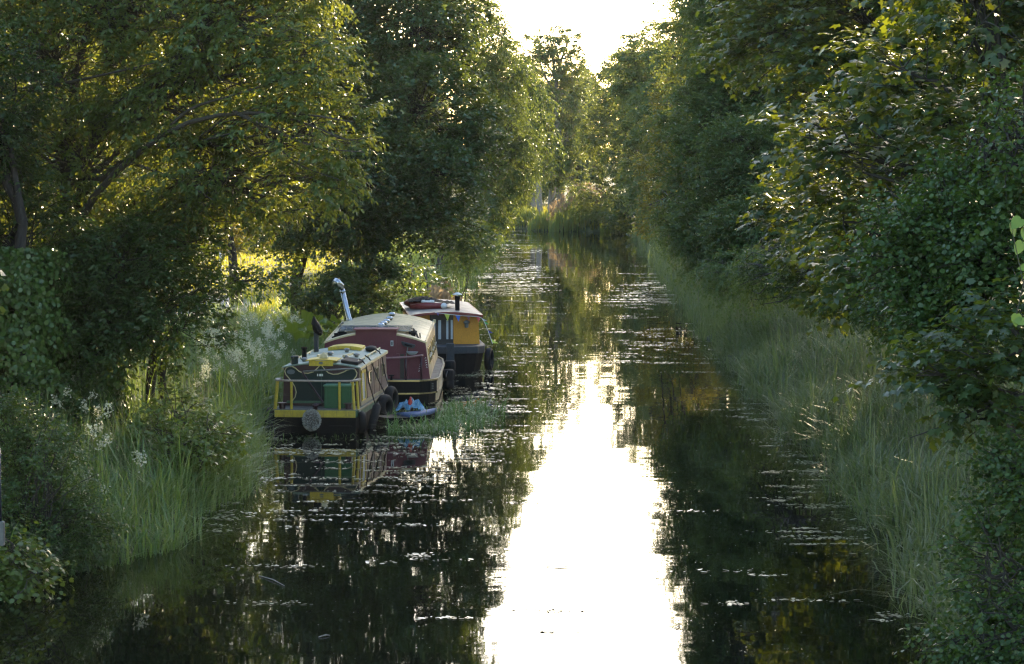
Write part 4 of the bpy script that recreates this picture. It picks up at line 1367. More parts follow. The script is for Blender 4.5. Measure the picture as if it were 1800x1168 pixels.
    m.lathe([(.10, 1.70), (.115, 1.72), (.09, 1.77), (.05, 1.82), (.012, 1.85)], (.02, y0 + .25, 0), 12)
    m.build('shell_ornament', BP['cream'], root)
    m = MB()
    m.loft([[(x, y, z) for x, z in roof_sections(.42, 1.73, .045, .09, 8)] for y in (4.5, 5.3)])
    m.build('front_hatch', BP['yellow'], root, bevel=.008)
    for x, y in ((-.52, 1.55), (.40, 2.15), (.16, 3.9), (.56, 2.9), (-.1, 2.9)):
        m = MB()
        m.lathe([(.05, 0), (.05, .04), (.085, .045), (.08, .075), (.04, .10), (.005, .105)], (x, y, rz(x, y)), 14)
        m.build('mushroom_vent', BP['grey'], root, smooth=False)
    m = MB()
    m.lathe([(.085, -.05), (.085, .13), (.10, .14), (.10, .19), (.08, .20), (.02, .2)], (-.68, 1.12, rz(.68, 1.1)), 14)
    tag(m.build('chimney', BP['dkgreen'], root), 'short green chimney stub')
    m = MB()
    m.lathe([(.062, -.05), (.062, .27), (.075, .28), (.075, .33), (.05, .33), (.045, .2)], (-.60, 2.0, rz(.6, 2.0)), 14)
    tag(m.build('chimney', BP['black'], root), 'black chimney pot')
    m = MB()
    m.lathe([(.065, -.05), (.065, .50)], (-.74, 4.6, rz(.74, 4.6)), 14)
    ch = m.build('chimney', BP['slate'], root)
    tag(ch, 'tall chimney with pointed rotating cowl')
    zc = rz(.74, 4.6) + .5
    m = MB()
    secs = []
    for k, (r, dx, z) in enumerate([(.09, .02, -.03), (.135, .04, .03), (.135, .03, .12), (.11, -.02, .22), (.06, -.05, .32), (.012, -.06, .42)]):
        secs.append([(-.74 + dx + r * math.cos(a), 4.6 + r * math.sin(a), zc + z + (.06 * math.cos(a) if k < 3 else 0) * -1) for a in np.linspace(0, 6.283, 12, endpoint=False)])
    m.loft(secs)
    m.build('cowl', BP['black'], ch)
    m = MB()
    m.box((.66, 1.55, rz(.66, 1.6) + .04), (.42, .9, .07), (0, .14, 0))
    m.build('black_plank', BP['blacktarp'], root, bevel=.01)
    m = MB()
    for dx in (-.22, .42):
        m.box((dx, 2.45, rz(.3, 2.4) + .07), (.05, .85, .05), (0, 0, -.12))
    m.build('pole_rest', BP['cream'], root)
    m = MB()
    m.ball((.66, 4.7, rz(.66, 4.7) + .07), (.15, .28, .08), 12, 8)
    m.build('black_bag', BP['blacktarp'], root, smooth=True)
    # windows on the canal side
    xs = lambda z: .95 - .04 * (z - .57) / .95
    def win(ya, yb, za, zb, fm, gm, fw=.035):
        m = MB()
        x = xs((za + zb) / 2) + .004
        for (a, b, c, d) in ((ya, yb, za, za + fw), (ya, yb, zb - fw, zb), (ya, ya + fw, za + fw, zb - fw), (yb - fw, yb, za + fw, zb - fw)):
            m.box((x + .012, (a + b) / 2, (c + d) / 2), (.035, b - a, d - c), (0, -.042, 0))
        o = m.build('window', fm, root)
        g = MB()
        g.box((x + .004, (ya + yb) / 2, (za + zb) / 2), (.012, yb - ya - 2 * fw + .01, zb - za - 2 * fw + .01), (0, -.042, 0))
        g.build('pane', gm, o)
        return o
    tag(win(1.16, 1.78, .64, 1.40, BP['yellow'], BP['paleglass'], .06), 'tall yellow-framed side hatch')
    for ya in (2.35, 3.55, 4.75):
        win(ya, ya + .42, .98, 1.30, BP['trim'], BP['glass'])
    m = MB()
    for y in (2.1, 2.95, 3.3, 4.2, 4.55):
        m.box((xs(1.0) + .006, y, 1.05), (.012, .04, .82), (0, -.042, 0))
    m.build('side_batten', BP['side'], root)
    # stern rail: cap on posts
    zr = 1.245
    pts = [(-.98, .62), (-.97, .25), (-.90, .08), (-.70, .02), (0, 0), (.65, .02), (.86, .08), (.95, .25), (.97, .62)]
    m = MB()
    secs = []
    for i, (x, y) in enumerate(pts):
        a, b = pts[max(i - 1, 0)], pts[min(i + 1, len(pts) - 1)]
        tx, ty = b[0] - a[0], b[1] - a[1]
        l = math.hypot(tx, ty)
        nx_, ny_ = -ty / l * .05, tx / l * .05
        secs.append([(x - nx_, y + .06 - ny_, zr - .02), (x + nx_, y + .06 + ny_, zr - .02), (x + nx_, y + .06 + ny_, zr + .02), (x - nx_, y + .06 - ny_, zr + .02)])
    m.loft(secs)
    rl = m.build('taff_rail', BP['wood'], root, bevel=.006)
    for (x, y, bx_, by_) in ((-.97, .34, -1.0, .16), (-.93, .2, -.97, .09), (-.58, .07, -.58, .07), (.58, .07, .58, .07), (.88, .17, .93, .12), (.955, .36, 1.0, .30)):
        m = MB()
        m.tube([(bx_, by_, .55), (x, y, zr - .015)], .032, 8)
        m.build('rail_post', BP['yellow'], rl)
    # tiller
    m = MB()
    a, b_, c_ = (.02, .06, .52), (.12, .1, .70), R(531, 655, .45)
    m.tube([(.0, .06, .5), (.0, .06, .64), (.03, .08, .69), (.12, .14, .68), (.16, .2, .72), c_, (c_[0] + .02, .46, c_[2] + .02)], .022, 8)
    m.lathe([(.05, .54), (.05, .62), (.075, .63), (.075, .68), (.03, .70)], (0, .06, 0), 12)
    tl = m.build('swan_neck', BP['maroon'], root, smooth=True)
    m = MB()
    e = R(624, 648, .62)
    m.tube([(c_[0] + .02, .46, c_[2] + .02), e], .02, 8)
    m.build('tiller_bar', BP['grey'], tl, smooth=True)
    for s in (-1, 1):
        m = MB()
        m.lathe([(.075, .555), (.075, .68), (.12, .685), (.12, .705), (.02, .705)], (s * .80 - .03, .22, 0), 12)
        m.build('bollard', BP['maroon'], root)
    m = MB()
    for k_ in range(4):
        m.box((1.034, .33, .41 + k_ * .035), (.012, .2, .016))
    m.build('vent', BP['white'], root)
    # separate things on and around it
    def W(x, y, z):
        return (root.location[0] + x * math.cos(hd) + y * math.sin(hd), root.location[1] - x * math.sin(hd) + y * math.cos(hd), z)
    lk_ = tag(empty('storage_box', W(.49, .62, .565), -hd), 'green wooden locker standing on the nearest boat\'s stern deck', 'locker')
    m = MB()
    m.box((0, 0, .26), (.66, .46, .52))
    bx__ = m.build('body', BP['locker'], lk_, bevel=.008)
    m = MB()
    m.box((0, -.234, .43), (.56, .012, .02))
    m.box((0, -.234, .06), (.56, .012, .02))
    m.box((-.28, -.234, .25), (.02, .012, .36))
    m.box((.28, -.234, .25), (.02, .012, .36))
    m.build('panel_bead', BP['locker'], lk_)
    m = MB()
    m.box((0, 0, .54), (.71, .51, .035))
    m.build('lid', paint('pale_locker_lid', (0.10, 0.24, 0.15), .5, .3), lk_, bevel=.006)
    # rope button fender
    rk = np.random.default_rng(3)
    n = 900
    u = unit(rk.normal(size=(n, 3)))
    c = u * np.array([.195, .17, .235])
    L = np.full(n, .05)
    V, F = leaf_geo(c * .97, unit(u + rk.normal(size=u.shape) * .3), unit(rk.normal(size=u.shape)), L, L * .55, 'oval')
    fd = link('rope_fender', arrays_mesh('rope_fender', V, [F]), BP['knot'])
    fd.location = W(-.05, -.19, .33)
    tag(fd, 'round shaggy rope fender hanging on the yellow stern', 'fender')
    m = MB()
    m.ball((0, 0, 0), (.185, .16, .225), 16, 12)
    m.build('core', BP['deck'], fd, smooth=True)

    def tyre(loc, rz, label, Rr=.23, r=.085, rx=0.0, group=None):
        m = MB()
        m.torus((0, 0, 0), Rr * .88, r * .95, 'X', 24, 10, 1.25)
        o = m.build('tyre_fender', BP['rubber'], None, smooth=True)
        o.location = loc
        o.rotation_euler = (rx, 0, rz)
        tag(o, label, 'tyre')
        return o
    tyre(W(-1.13, .25, .28), -hd, 'black tyre between the nearest boat and the bank', .26, .09)
    tyre(W(1.10, .18, .25), -hd + .25, 'black tyre at the right corner of the yellow stern', .23, .07)
    tyre(W(1.22, 3.2, .34), -hd - .35, 'larger black tyre hanging midway along the nearest boat', .25, .11)
    tyre(W(1.18, 4.6, .42), -hd - .2, 'black tyre hanging next to the dinghy bow', .27, .1)
    m = MB()
    secs = []
    for r, h in [(.015, -.46), (.06, -.40), (.105, -.33), (.11, 0), (.105, .30), (.06, .37), (.02, .42), (.02, .46)]:
        secs.append([(r * math.cos(a), r * math.sin(a), h) for a in np.linspace(0, 6.283, 14, endpoint=False)])
    m.loft(secs)
    o = m.build('sausage_fender', BP['rubber'], None, smooth=True)
    o.location = W(1.23, 1.35, .28)
    o.rotation_euler = (-.75, .16, -hd)
    tag(o, 'black sausage-shaped fender slanting down the nearest boat\'s side', 'fender')
    for i, (ya, yb, lab) in enumerate([(1.75, 2.3, 'thin black rope over the side hatch of the nearest boat'), (2.7, 4.2, 'black rope slanting across the middle of the nearest boat\'s cabin side'), (4.5, 5.1, 'black rope down the front end of the nearest boat\'s cabin side')]):
        m = MB()
        m.tube([(.80, ya, rz(.8, ya) + .10), (.90, ya + .02, rz(.9, ya) + .05), (.965, ya + .04, 1.48), (1.0, (ya + yb) / 2, 1.05), (1.08, yb, .60), (1.15, yb + .1, .35)], .017, 6)
        o = m.build('mooring_rope', BP['rope'])
        o.location = root.location
        o.rotation_euler = root.rotation_euler
        tag(o, lab, 'rope')
    return root


front_boat()


# ---- the dinghy and what lies in it
def dinghy():
    p = PZ(724, 748, 0)
    hd = math.radians(-58)
    root = tag(empty('dinghy', (p[0] - .1, p[1] + .1, 0), hd), 'small dark dinghy with a blue bow cover between the two nearest boats', 'boat')
    st = [(-.8, .38, .24), (-.35, .44, .23), (.15, .41, .24), (.5, .28, .26), (.72, .11, .29), (.8, .02, .30)]
    m = MB()
    m.loft([[(-hw, y, z), (-hw * .8, y, .03), (-hw * .4, y, -.1), (hw * .4, y, -.1), (hw * .8, y, .03), (hw, y, z)] for y, hw, z in st])
    m.build('hull', BP['black'], root, bevel=.01)
    m = MB()
    m.loft([[(-hw * .97, y, z + .005), (-hw * .4, y, z + .07), (0, y, z + .09), (hw * .4, y, z + .07), (hw * .97, y, z + .005)] for y, hw, z in [(-.2, .43, .23)] + st[2:]])
    m.build('bow_cover', BP['bluecover'], root, smooth=True)
    r = np.random.default_rng(4)
    m = MB()
    n, k = 16, 10
    V = []
    for i in range(n):
        for j in range(k):
            u, v = i / (n - 1) - .5, j / (k - 1) - .5
            hgt = .13 * (1 - (2 * u) ** 2) * (1 - (2 * v) ** 2) + .1 * abs(r.normal()) * (1 - (2 * u) ** 4)
            V.append((u * .68 + r.normal() * .02, v * .5 + r.normal() * .02, hgt))
    m.add(V, [(i * k + j, (i + 1) * k + j, (i + 1) * k + j + 1, i * k + j + 1) for i in range(n - 1) for j in range(k - 1)])
    o = m.build('tarp', BP['tarp'])
    so_ = o.modifiers.new('thickness', 'SOLIDIFY')
    so_.thickness = .006
    q = P(722, 724, p[1] + .55)
    o.location = (q[0], p[1] + .5, .33)
    tag(o, 'crumpled bright blue sheet heaped in the dinghy', 'tarp')
    m = MB()
    m.lathe([(.04, 0), (.055, .05), (.055, .2), (.025, .26), (.025, .31), (.01, .31)], (0, 0, 0), 12)
    o = m.build('bottle', BP['red'], None, smooth=True)
    q = P(720, 719, p[1] + .45)
    o.location = (q[0], p[1] + .38, .36)
    o.rotation_euler = (.1, .12, 0)
    tag(o, 'small red bottle standing against the blue sheet', 'bottle')


dinghy()


# ---- the wide red boat
def wide_boat():
    hd = math.radians(-1.3)
    root = tag(empty('widebeam_boat', (-5.30, 69.7, 0), -hd), 'wide wine-red houseboat with a tan roof, middle of the three', 'boat')
    st = [(0.0, 1.20, 0), (.22, 1.48, 0), (.55, 1.64, 0), (1.1, 1.70, 0), (5.5, 1.70, .02), (7.0, 1.62, .05), (8.0, 1.36, .09), (8.8, .85, .14), (9.2, .3, .18)]
    m = MB()
    m.loft([[(-hw, y, .62 + dz), (-hw * .98, y, .3), (-hw * .95, y, -.35), (hw * .95, y, -.35), (hw * .98, y, .3), (hw, y, .62 + dz)] for y, hw, dz in st])
    m.build('hull', BP['black'], root)
    for s in (-1, 1):
        tag(band(st[2:], .32, .60, root, 'hull_side', BP['khaki'], s, -.008, .012), 'khaki painted strip')
        band(st[2:], .05, .27, root, 'hull_side', BP['khaki'], s, -.03, .012)
        band(st[2:], .595, .655, root, 'gunwale_capping', BP['khaki'], s, -.02, .05)
        band(st[2:], .275, .318, root, 'rubbing_strake', BP['khaki'], s, -.018, .045)
    def arcband(z0, z1, t, name, mat, off):
        m = MB()
        pts = [(-1.64, .55), (-1.48, .22), (-1.20, .0), (-.6, -.06), (0, -.08), (.6, -.06), (1.20, .0), (1.48, .22), (1.64, .55)]
        secs = []
        for i, (x, y) in enumerate(pts):
            a, b = pts[max(i - 1, 0)], pts[min(i + 1, len(pts) - 1)]
            tx, ty = b[0] - a[0], b[1] - a[1]
            l = math.hypot(tx, ty)
            nx_, ny_ = ty / l, -tx / l
            secs.append([(x + nx_ * off, y + ny_ * off, z0), (x + nx_ * (off + t), y + ny_ * (off + t), z0), (x + nx_ * (off + t), y + ny_ * (off + t), z1), (x + nx_ * off, y + ny_ * off, z1)])
        m.loft(secs)
        return m.build(name, mat, root)
    arcband(.31, .62, .06, 'counter', BP['black'], -.05)
    arcband(.615, .655, .05, 'stern_capping', BP['brass'], -.02)
    arcband(.275, .312, .05, 'stern_strake', BP['brass'], -.02)
    m = MB()
    m.add([(-1.6, .5, .635), (-1.45, .2, .635), (-1.15, 0, .635), (0, -.05, .635), (1.15, 0, .635), (1.45, .2, .635), (1.6, .5, .635), (1.66, 1.0, .635), (1.66, 7, .66), (1.3, 8.0, .71), (-1.3, 8.0, .71), (-1.66, 7, .66), (-1.66, 1, .635)], [tuple(range(13))])
    m.build('deck', BP['deck'], root)
    y0, y1 = .55, 8.0
    wb, wt = 1.47, 1.345
    z0, z1 = 1.62, 1.70
    m = MB()
    m.loft([[(-wb, y, .64), (wb, y, .64), (wt, y, z), (-wt, y, z)] for y, z in ((y0 + .03, z0 - .01), (y1, z1 - .01))])
    m.build('cabin_side', BP['khaki'], root)
    m = MB()
    m.loft([[(x, y, z + dz) for x, z in roof_sections(wt + .03, z0, .27, .03, 18)] for y, dz in ((y0 + .10, .01), (y1 + .06, z1 - z0))])
    rf_ = m.build('roof', BP['tan'], root)
    m = MB()
    for y in np.linspace(y0 + 1.0, y1 - .4, 9):
        dz = (z1 - z0) * (y - y0) / (y1 - y0)
        tp = roof_sections(wt + .032, z0 + dz + .005, .27, .004, 18)
        m.loft([[(x, y + q, z) for x, z in tp] for q in (-.008, .008)])
    m.build('seam', BP['tan'], rf_)
    m = MB()
    sec = roof_sections(wt + .035, z0 + .012, .27, .045, 18)
    m.loft([[(x, y, z) for x, z in sec] for y in (y0 - .02, y0 + .10)])
    m.build('roof_edge', BP['cream'], rf_)
    for s in (-1, 1):
        m = MB()
        m.tube([(s * (wt + .0), y, z0 + .03 + (z1 - z0) * (y - y0) / (y1 - y0)) for y in np.linspace(y0 + .1, y1, 6)], .022, 6)
        m.build('roof_rail', BP['tan'], rf_)
        m = MB()
        m.box((s * (wt + .02), y1 + .02, z1 + .03), (.08, .12, .10))
        m.build('rail_end', BP['cream'], rf_)
    # stern bulkhead
    m = MB()
    poly = [(-wb, .64), (wb, .64), (wt, z0)] + [(x, z0 + .25 * (1 - (x / wt) ** 2)) for x in np.linspace(1.2, -1.2, 13)] + [(-wt, z0)]
    m.prism(poly, lambda a, b, d: (a, y0 + d, b), (0, .03))
    bk = m.build('stern_bulkhead', BP['redwine'], root)
    m = MB()                                               # raised companionway and its hatch
    m.box((.02, y0 - .014, 1.30), (1.10, .03, 1.28))
    m.box((.02, y0 + .25, 1.90), (1.10, .55, .12))
    m.build('companionway', BP['redwine'], bk, bevel=.006)
    m = MB()
    m.box((.02, y0 + .22, 1.975), (1.2, .68, .03))
    m.box((.0, y0 - .13, 1.985), (.16, .05, .03))
    m.build('hatch', paint('faded_hatch_red', (0.20, 0.055, 0.06), .45, .3), bk, bevel=.006)
    m = MB()
    m.box((.02, y0 - .032, 1.2), (.008, .008, 1.0))
    m.box((.72, y0 - .018, .98), (.10, .03, .66))
    m.build('door_gap', BP['darkwood'], bk)
    m = MB()
    m.box((.61, y0 - .03, .98), (.09, .06, .68))
    m.box((.84, y0 - .03, .98), (.10, .06, .68))
    m.box((1.15, y0 - .006, 1.33), (.42, .012, .015))
    m.build('door_post', BP['redwine'], bk)
    m = MB()
    m.box((.45, y0 - .04, 1.60), (.075, .012, .15))
    lkp = m.build('lock_plate', BP['whiteblue'], bk)
    m = MB()
    m.box((.45, y0 - .05, 1.60), (.03, .012, .09))
    m.build('keyhole', BP['black'], lkp)
    # vented light box on a stalk, tray below
    m = MB()
    m.prism([(.70, 1.66), (1.08, 1.56), (1.06, 1.50), (1.0, 1.47), (.78, 1.53), (.72, 1.58)], lambda a, b, d: (a, y0 + d, b), (-.14, -.002))
    lp = m.build('bird_feeder', BP['slate'], bk, bevel=.01)
    m = MB()
    m.prism([(.78, 1.60), (1.0, 1.545), (.98, 1.51), (.80, 1.555)], lambda a, b, d: (a, y0 + d, b), (-.15, -.14))
    m.build('opening', BP['black'], lp)
    m = MB()
    m.tube([(.875, y0 - .07, 1.50), (.84, y0 - .07, 1.28), (.82, y0 - .07, 1.2)], .014, 6)
    m.build('stalk', BP['grey'], lp)
    m = MB()
    m.lathe([(.06, 0), (.11, .02), (.15, .075), (.165, .08), (.02, .07)], (1.0, y0 - .17, 1.30), 16)
    m.build('dish', BP['whiteblue'], bk)
    # two short columns of small white script (not legible in the photograph): strokes only
    rs = random.Random(6)
    m = MB()
    for cx, zz0, n in ((1.235, 1.16, 6), (1.35, 1.20, 5)):
        for i in range(n):
            z = zz0 - i * .062
            x = cx - (.012 * i if n == 6 else -.008 * i)
            m.tube([(x - .018, y0 - .006, z - .014), (x + rs.uniform(-.006, .006), y0 - .006, z + .02), (x + .018, y0 - .006, z - .008)], .0055, 4)
            if i % 2:
                m.tube([(x - .014, y0 - .006, z), (x + .018, y0 - .006, z + .008)], .005, 4)
    m.build('lettering', BP['white'], bk)
    # stern rail
    zr = 1.235
    m = MB()
    m.tube([(-1.25, .42, zr), (-1.05, .12, zr), (-.5, .02, zr), (.3, .02, zr), (.9, .1, zr + .02), (1.22, .34, zr + .05), (1.27, .45, zr + .05)], .03, 8)
    rl = m.build('stern_rail', paint('faded_rail_red', (0.26, 0.13, 0.13), .5, .4), root, smooth=True)
    for x, y in ((-1.05, .14), (-.2, .04), (.84, .1), (1.24, .36)):
        m = MB()
        m.tube([(x, y, .63), (x, y, zr)], .027, 8)
        m.build('rail_post', BP['maroon'], rl, smooth=True)
    m = MB()
    m.lathe([(.035, .63), (.025, .74), (.08, .76), (.08, .78), (.01, .79)], (.45, .12, 0), 12)
    m.build('bollard', BP['black'], root)
    m = MB()
    for k_ in range(4):
        m.box((1.52, .29, .40 + k_ * .045), (.13, .012, .018), (0, 0, .75))
    m.build('vent', BP['grey'], root)
    # solar panels and domes on the roof
    m = MB()
    ys, ye = y0 + .55, y0 + 1.75
    def rz(x, y):
        return z0 + .27 * (1 - (x / 1.37) ** 2) + (z1 - z0) * (y - y0) / (y1 - y0)
    for xa, xb in ((-1.02, -.05), (-.03, .94)):
        m.add([(xa, ys, rz(0, ys) + .02), (xb, ys, rz(0, ys) + .02), (xb, ye, rz(0, ye) + .06), (xa, ye, rz(0, ye) + .06), (xa, ys, rz(0, ys) - .015), (xb, ys, rz(0, ys) - .015), (xb, ye, rz(0, ye) + .025), (xa, ye, rz(0, ye) + .025)],
              [(0, 1, 2, 3), (7, 6, 5, 4), (0, 4, 5, 1), (1, 5, 6, 2), (2, 6, 7, 3), (3, 7, 4, 0)])
    sp_ = m.build('solar_panel', BP['panel'], root)
    m = MB()
    for x in np.linspace(-1.0, .92, 13):
        m.box((x, (ys + ye) / 2, rz(0, (ys + ye) / 2) + .0425), (.008, ye - ys, .006), (.03, 0, 0))
    m.build('cell_bar', BP['chrome'], sp_)
    m = MB()
    for x, y in ((-1.08, ys), (-1.0, ys + .2), (-.92, ys + .1), (1.0, ys), (.92, ys + .25), (1.02, ys + .6)):
        m.box((x, y, rz(x, y) + .05), (.12, .10, .12))
    m.tube([(1.14, ys - .15, rz(1.14, ys)), (1.06, ys + .3, rz(1.06, ys) + .10), (.96, ys + 1.0, rz(.96, ys) + .12)], .03, 6)
    m.tube([(-1.2, ys, rz(1.2, ys) + .02), (-.8, ys - .02, rz(.8, ys) + .05)], .03, 6)
    m.build('panel_bracket', BP['black'], sp_)
    m = MB()
    m.tube([(1.2, ys - .2, rz(1.2, ys) + .03), (1.16, ys + .5, rz(1.16, ys) + .09)], .022, 6)
    m.tube([(-1.28, y0 + 4.4, rz(1.28, y0 + 4) + .05), (-1.22, y0 + 5.4, rz(1.22, y0 + 5) + .08)], .03, 6)
    m.build('boat_pole', BP['chrome'], root)
    for i, (x, y) in enumerate(((.06, 2.45), (.10, 3.2), (.14, 4.0), (.17, 5.1), (.16, 6.8))):
        m = MB()
        m.lathe([(.075, -.01), (.08, .03), (.11, .035), (.105, .07), (.06, .105), (.01, .11)], (x, y + y0 - .5, rz(x, y + y0 - .5) + .01), 16)
        m.build('mushroom_vent', BP['chrome'], root, smooth=True)
    # tall steel chimney leaning left
    ch = MB()
    a = np.array([-1.12, 7.6, rz(1.12, 7.6) - .04])
    b = a + np.array([-.22, -.1, .98])
    ch.lathe([(.12, -.01), (.12, .03), (.09, .05), (.01, .05)], tuple(a + np.array([0, 0, .03])), 16)
    ch.tube([a, a + (b - a) * .12, a + (b - a) * .13, b], [.085, .085, .075, .075], 16)
    ch.tube([a + (b - a) * .9, a + (b - a) * .94], .09, 16)
    chm = ch.build('chimney', BP['chrome'], root, smooth=True)
    tag(chm, 'tall leaning polished steel chimney')
    m = MB()
    d = np.array([-.22, -.1, .98])
    m.tube([b, b + d * .10, b + d * .16 + np.array([-.06, -.06, 0]), b + d * .2 + np.array([-.15, -.14, .02])], [.085, .095, .11, .12], 16)
    m.tube([b + d * .12, b + d * .3], [.012, .01], 6)
    m.build('cowl', BP['chrome'], chm, smooth=True)
    # side windows
    for y in (1.55, 2.15, 2.75, 4.1, 4.95, 6.1, 6.9):
        za, zb = .98, 1.42
        x = wb - (wb - wt) * (1.2 - .64) / 1.0
        m = MB()
        m.box((x + .012, y, (za + zb) / 2), (.03, .34, zb - za), (0, -.125, 0))
        wn = m.build('window', BP['brass'], root, bevel=.008)
        m = MB()
        m.box((x + .026, y, (za + zb) / 2), (.012, .27, zb - za - .07), (0, -.125, 0))
        m.build('pane', BP['glass'], wn)
        m = MB()
        m.box((x + .05, y - .1, za + .2), (.03, .04, .05), (0, -.125, 0))
        m.build('window_catch', BP['white'], wn)
    def W(x, y, z):
        return (root.location[0] + x * math.cos(hd) + y * math.sin(hd), root.location[1] - x * math.sin(hd) + y * math.cos(hd), z)
    for x, y, z, lab in ((1.86, 4.6, .30, 'black barrel fender nearest the stern corner of the red boat'), (1.84, 7.1, .36, 'farther black barrel fender on the red boat\'s canal side')):
        m = MB()
        m.lathe([(.02, -.28), (.14, -.27), (.165, -.22), (.165, -.06), (.155, -.05), (.155, -.02), (.165, 0), (.165, .22), (.14, .27), (.02, .28)], (0, 0, 0), 16)
        o = m.build('barrel_fender', BP['rubber'], None, smooth=True)
        o.location = W(x, y, z)
        tag(o, lab, 'fender')
    m = MB()
    m.tube([(1.68, 3.6, .66), (1.76, 3.7, .6), (1.80, 4.0, .40), (1.84, 4.5, .55)], .014, 6)
    o = m.build('fender_rope', BP['rope'])
    o.location = root.location
    o.rotation_euler = root.rotation_euler
    tag(o, 'short dark rope over the red boat\'s khaki hull side', 'rope')
    return root


wide_boat()


# ---- the orange-cabined boat, bow towards the bridge
def amber_boat():
    ang = math.radians(6.0)            # stern swings left; local +y runs from bow to stern
    root = tag(empty('canal_boat', (-3.74, 79.6, 0), ang), 'farthest boat, amber cabin end under a red-edged roof, black bow this way', 'boat')
    st = [(0.0, .05, .12), (.35, .50, .10), (.8, .86, .06), (1.5, 1.12, .02), (2.4, 1.20, 0), (7, 1.20, 0), (10.5, 1.15, 0), (11, .9, 0)]
    gz = lambda y: .84 - .10 * min(y / 1.9, 1)
    m = MB()
    m.loft([[(-hw, y, .55 + dz * 1.0), (-hw * .94, y, .2), (-hw * .8, y, -.35), (hw * .8, y, -.35), (hw * .94, y, .2), (hw, y, .55 + dz)] for y, hw, dz in st])
    m.build('hull', BP['black'], root)
    m = MB()
    secs = []
    for y, hw, dz in st:
        w2 = hw + .03
        secs.append([(-w2, y - .02, .52 + dz * .9), (w2, y - .02, .52 + dz * .9), (w2, y - .02, gz(y)), (-w2, y - .02, gz(y))])
    m.loft(secs)
    m.build('bulwark', BP['slate'], root, bevel=.01)
    m = MB()
    m.box((0, -.05, .62), (.24, .16, .66))
    m.tube([(.0, -.08, -.2), (.0, -.07, .4)], .07, 8)
    m.build('stem_post', BP['slate'], root, bevel=.02)
    # cabin: front wall 2.6 m behind the stem
    y0, y1 = 2.6, 9.8
    zt = 1.66
    m = MB()
    m.loft([[(-1.08, y, .70), (1.08, y, .70), (1.03, y, zt), (-1.03, y, zt)] for y in (y0 + .04, y1)])
    m.build('cabin_side', BP['orange'], root)
    m = MB()
    m.prism([(-1.08, .68), (1.08, .68), (1.03, zt)] + [(x, zt + .09 * (1 - (x / 1.03) ** 2)) for x in np.linspace(.9, -.9, 9)] + [(-1.03, zt)], lambda a, b, d: (a, y0 + d, b), (0, .04))
    bk = m.build('cabin_front', BP['orange'], root)
    m = MB()
    m.box((-.12, y0 - .012, 1.18), (.74, .03, 1.02))
    dr = m.build('door', BP['darkwood'], bk)
    for x in (-.36, -.18, .06, .2):
        m = MB()
        m.box((x, y0 - .034, 1.2), (.085 if x < 0 else .065, .02, .60))
        m.build('door_pane', BP['whiteblue'], dr)
    m = MB()
    m.box((-.78, y0 - .008, 1.25), (.48, .02, .34))
    wn = m.build('window', BP['darkwood'], bk)
    m = MB()
    m.box((-.78, y0 - .022, 1.25), (.38, .02, .24))
    m.build('pane', BP['glass'], wn)
    m = MB()
    m.lathe([(.03, -.1), (.06, -.09), (.065, .03), (.10, .05), (.09, .1), (.02, .14)], (.66, y0 - .1, 1.36), 12)
    m.build('lantern', BP['grey'], bk)
    m = MB()
    m.loft([[(x, y, z) for x, z in roof_sections(1.13, zt + .01, .10, .04, 14)] for y in (y0 - .28, y1 + .1)])
    rf_ = m.build('roof', BP['roofgrey'], root)
    m = MB()
    m.loft([[(x, y, z) for x, z in roof_sections(1.15, zt + .012, .10, .075, 14)] for y in (y0 - .33, y0 - .27)])
    m.build('roof_edge', BP['redroof'], rf_)
    for s in (-1, 1):
        m = MB()
        m.box((s * 1.15, (y0 + y1) / 2 - .1, zt - .03), (.04, y1 - y0 + .3, .09))
        m.build('eave_trim', BP['redroof'], rf_)
    rz = lambda x: zt + .01 + .10 * (1 - (x / 1.13) ** 2)
    m = MB()
    m.lathe([(.075, -.05), (.075, .36), (.085, .37), (.085, .46), (.01, .46)], (.42, 3.3, rz(.42)), 14)
    chm = m.build('chimney', BP['black'], root)
    tag(chm, 'black chimney with a pale conical cap')
    m = MB()
    m.lathe([(.15, .50), (.155, .515), (.05, .57), (.01, .575)], (.42, 3.3, rz(.42)), 16)
    m.tube([(.42, 3.3, rz(.42) + .45), (.42, 3.3, rz(.42) + .52)], .03, 6)
    m.build('chimney_cap', BP['white'], chm)
    # rolled red covers, black sheet, white horn on the roof
    m = MB()
    m.tube([(-1.0, 4.55, rz(.9) + .10), (-.55, 4.3, rz(.5) + .10), (.05, 4.1, rz(0) + .09)], [.08, .12, .10], 12)
    o1 = m.build('rolled_cover', BP['redroof'], None, smooth=True)
    m = MB()
    m.ball((-.72, 6.2, rz(.7) + .12), (.45, .9, .16), 14, 8)
    o3 = m.build('canoe', BP['redroof'], None, smooth=True)
    r = np.random.default_rng(12)
    m = MB()
    V = []
    n, k = 18, 8
    for i in range(n):
        for j in range(k):
            u, v = i / (n - 1), j / (k - 1) - .5
            V.append((-1.05 + 1.45 * u, 5.6 + v * 1.6 - u * .6, rz(0) + .16 + .17 * math.sin(math.pi * min(1, u * 1.15 + .08)) * (1 - (2 * v) ** 2 * .6) + r.normal() * .012))
    m.add(V, [(i * k + j, (i + 1) * k + j, (i + 1) * k + j + 1, i * k + j + 1) for i in range(n - 1) for j in range(k - 1)])
    o2 = m.build('black_sheet', BP['blacktarp'], None)
    sm = o2.modifiers.new('thickness', 'SOLIDIFY')
    sm.thickness = .012
    m = MB()
    m.lathe([(.10, 0), (.085, .02), (.04, .1), (.035, .2), (.005, .22)], (0, 0, 0), 16, 'Y')
    o4 = m.build('horn', BP['white'], None, smooth=True)
    m = MB()
    m.torus((0, 0, 0), .17, .05, 'Z', 20, 8)
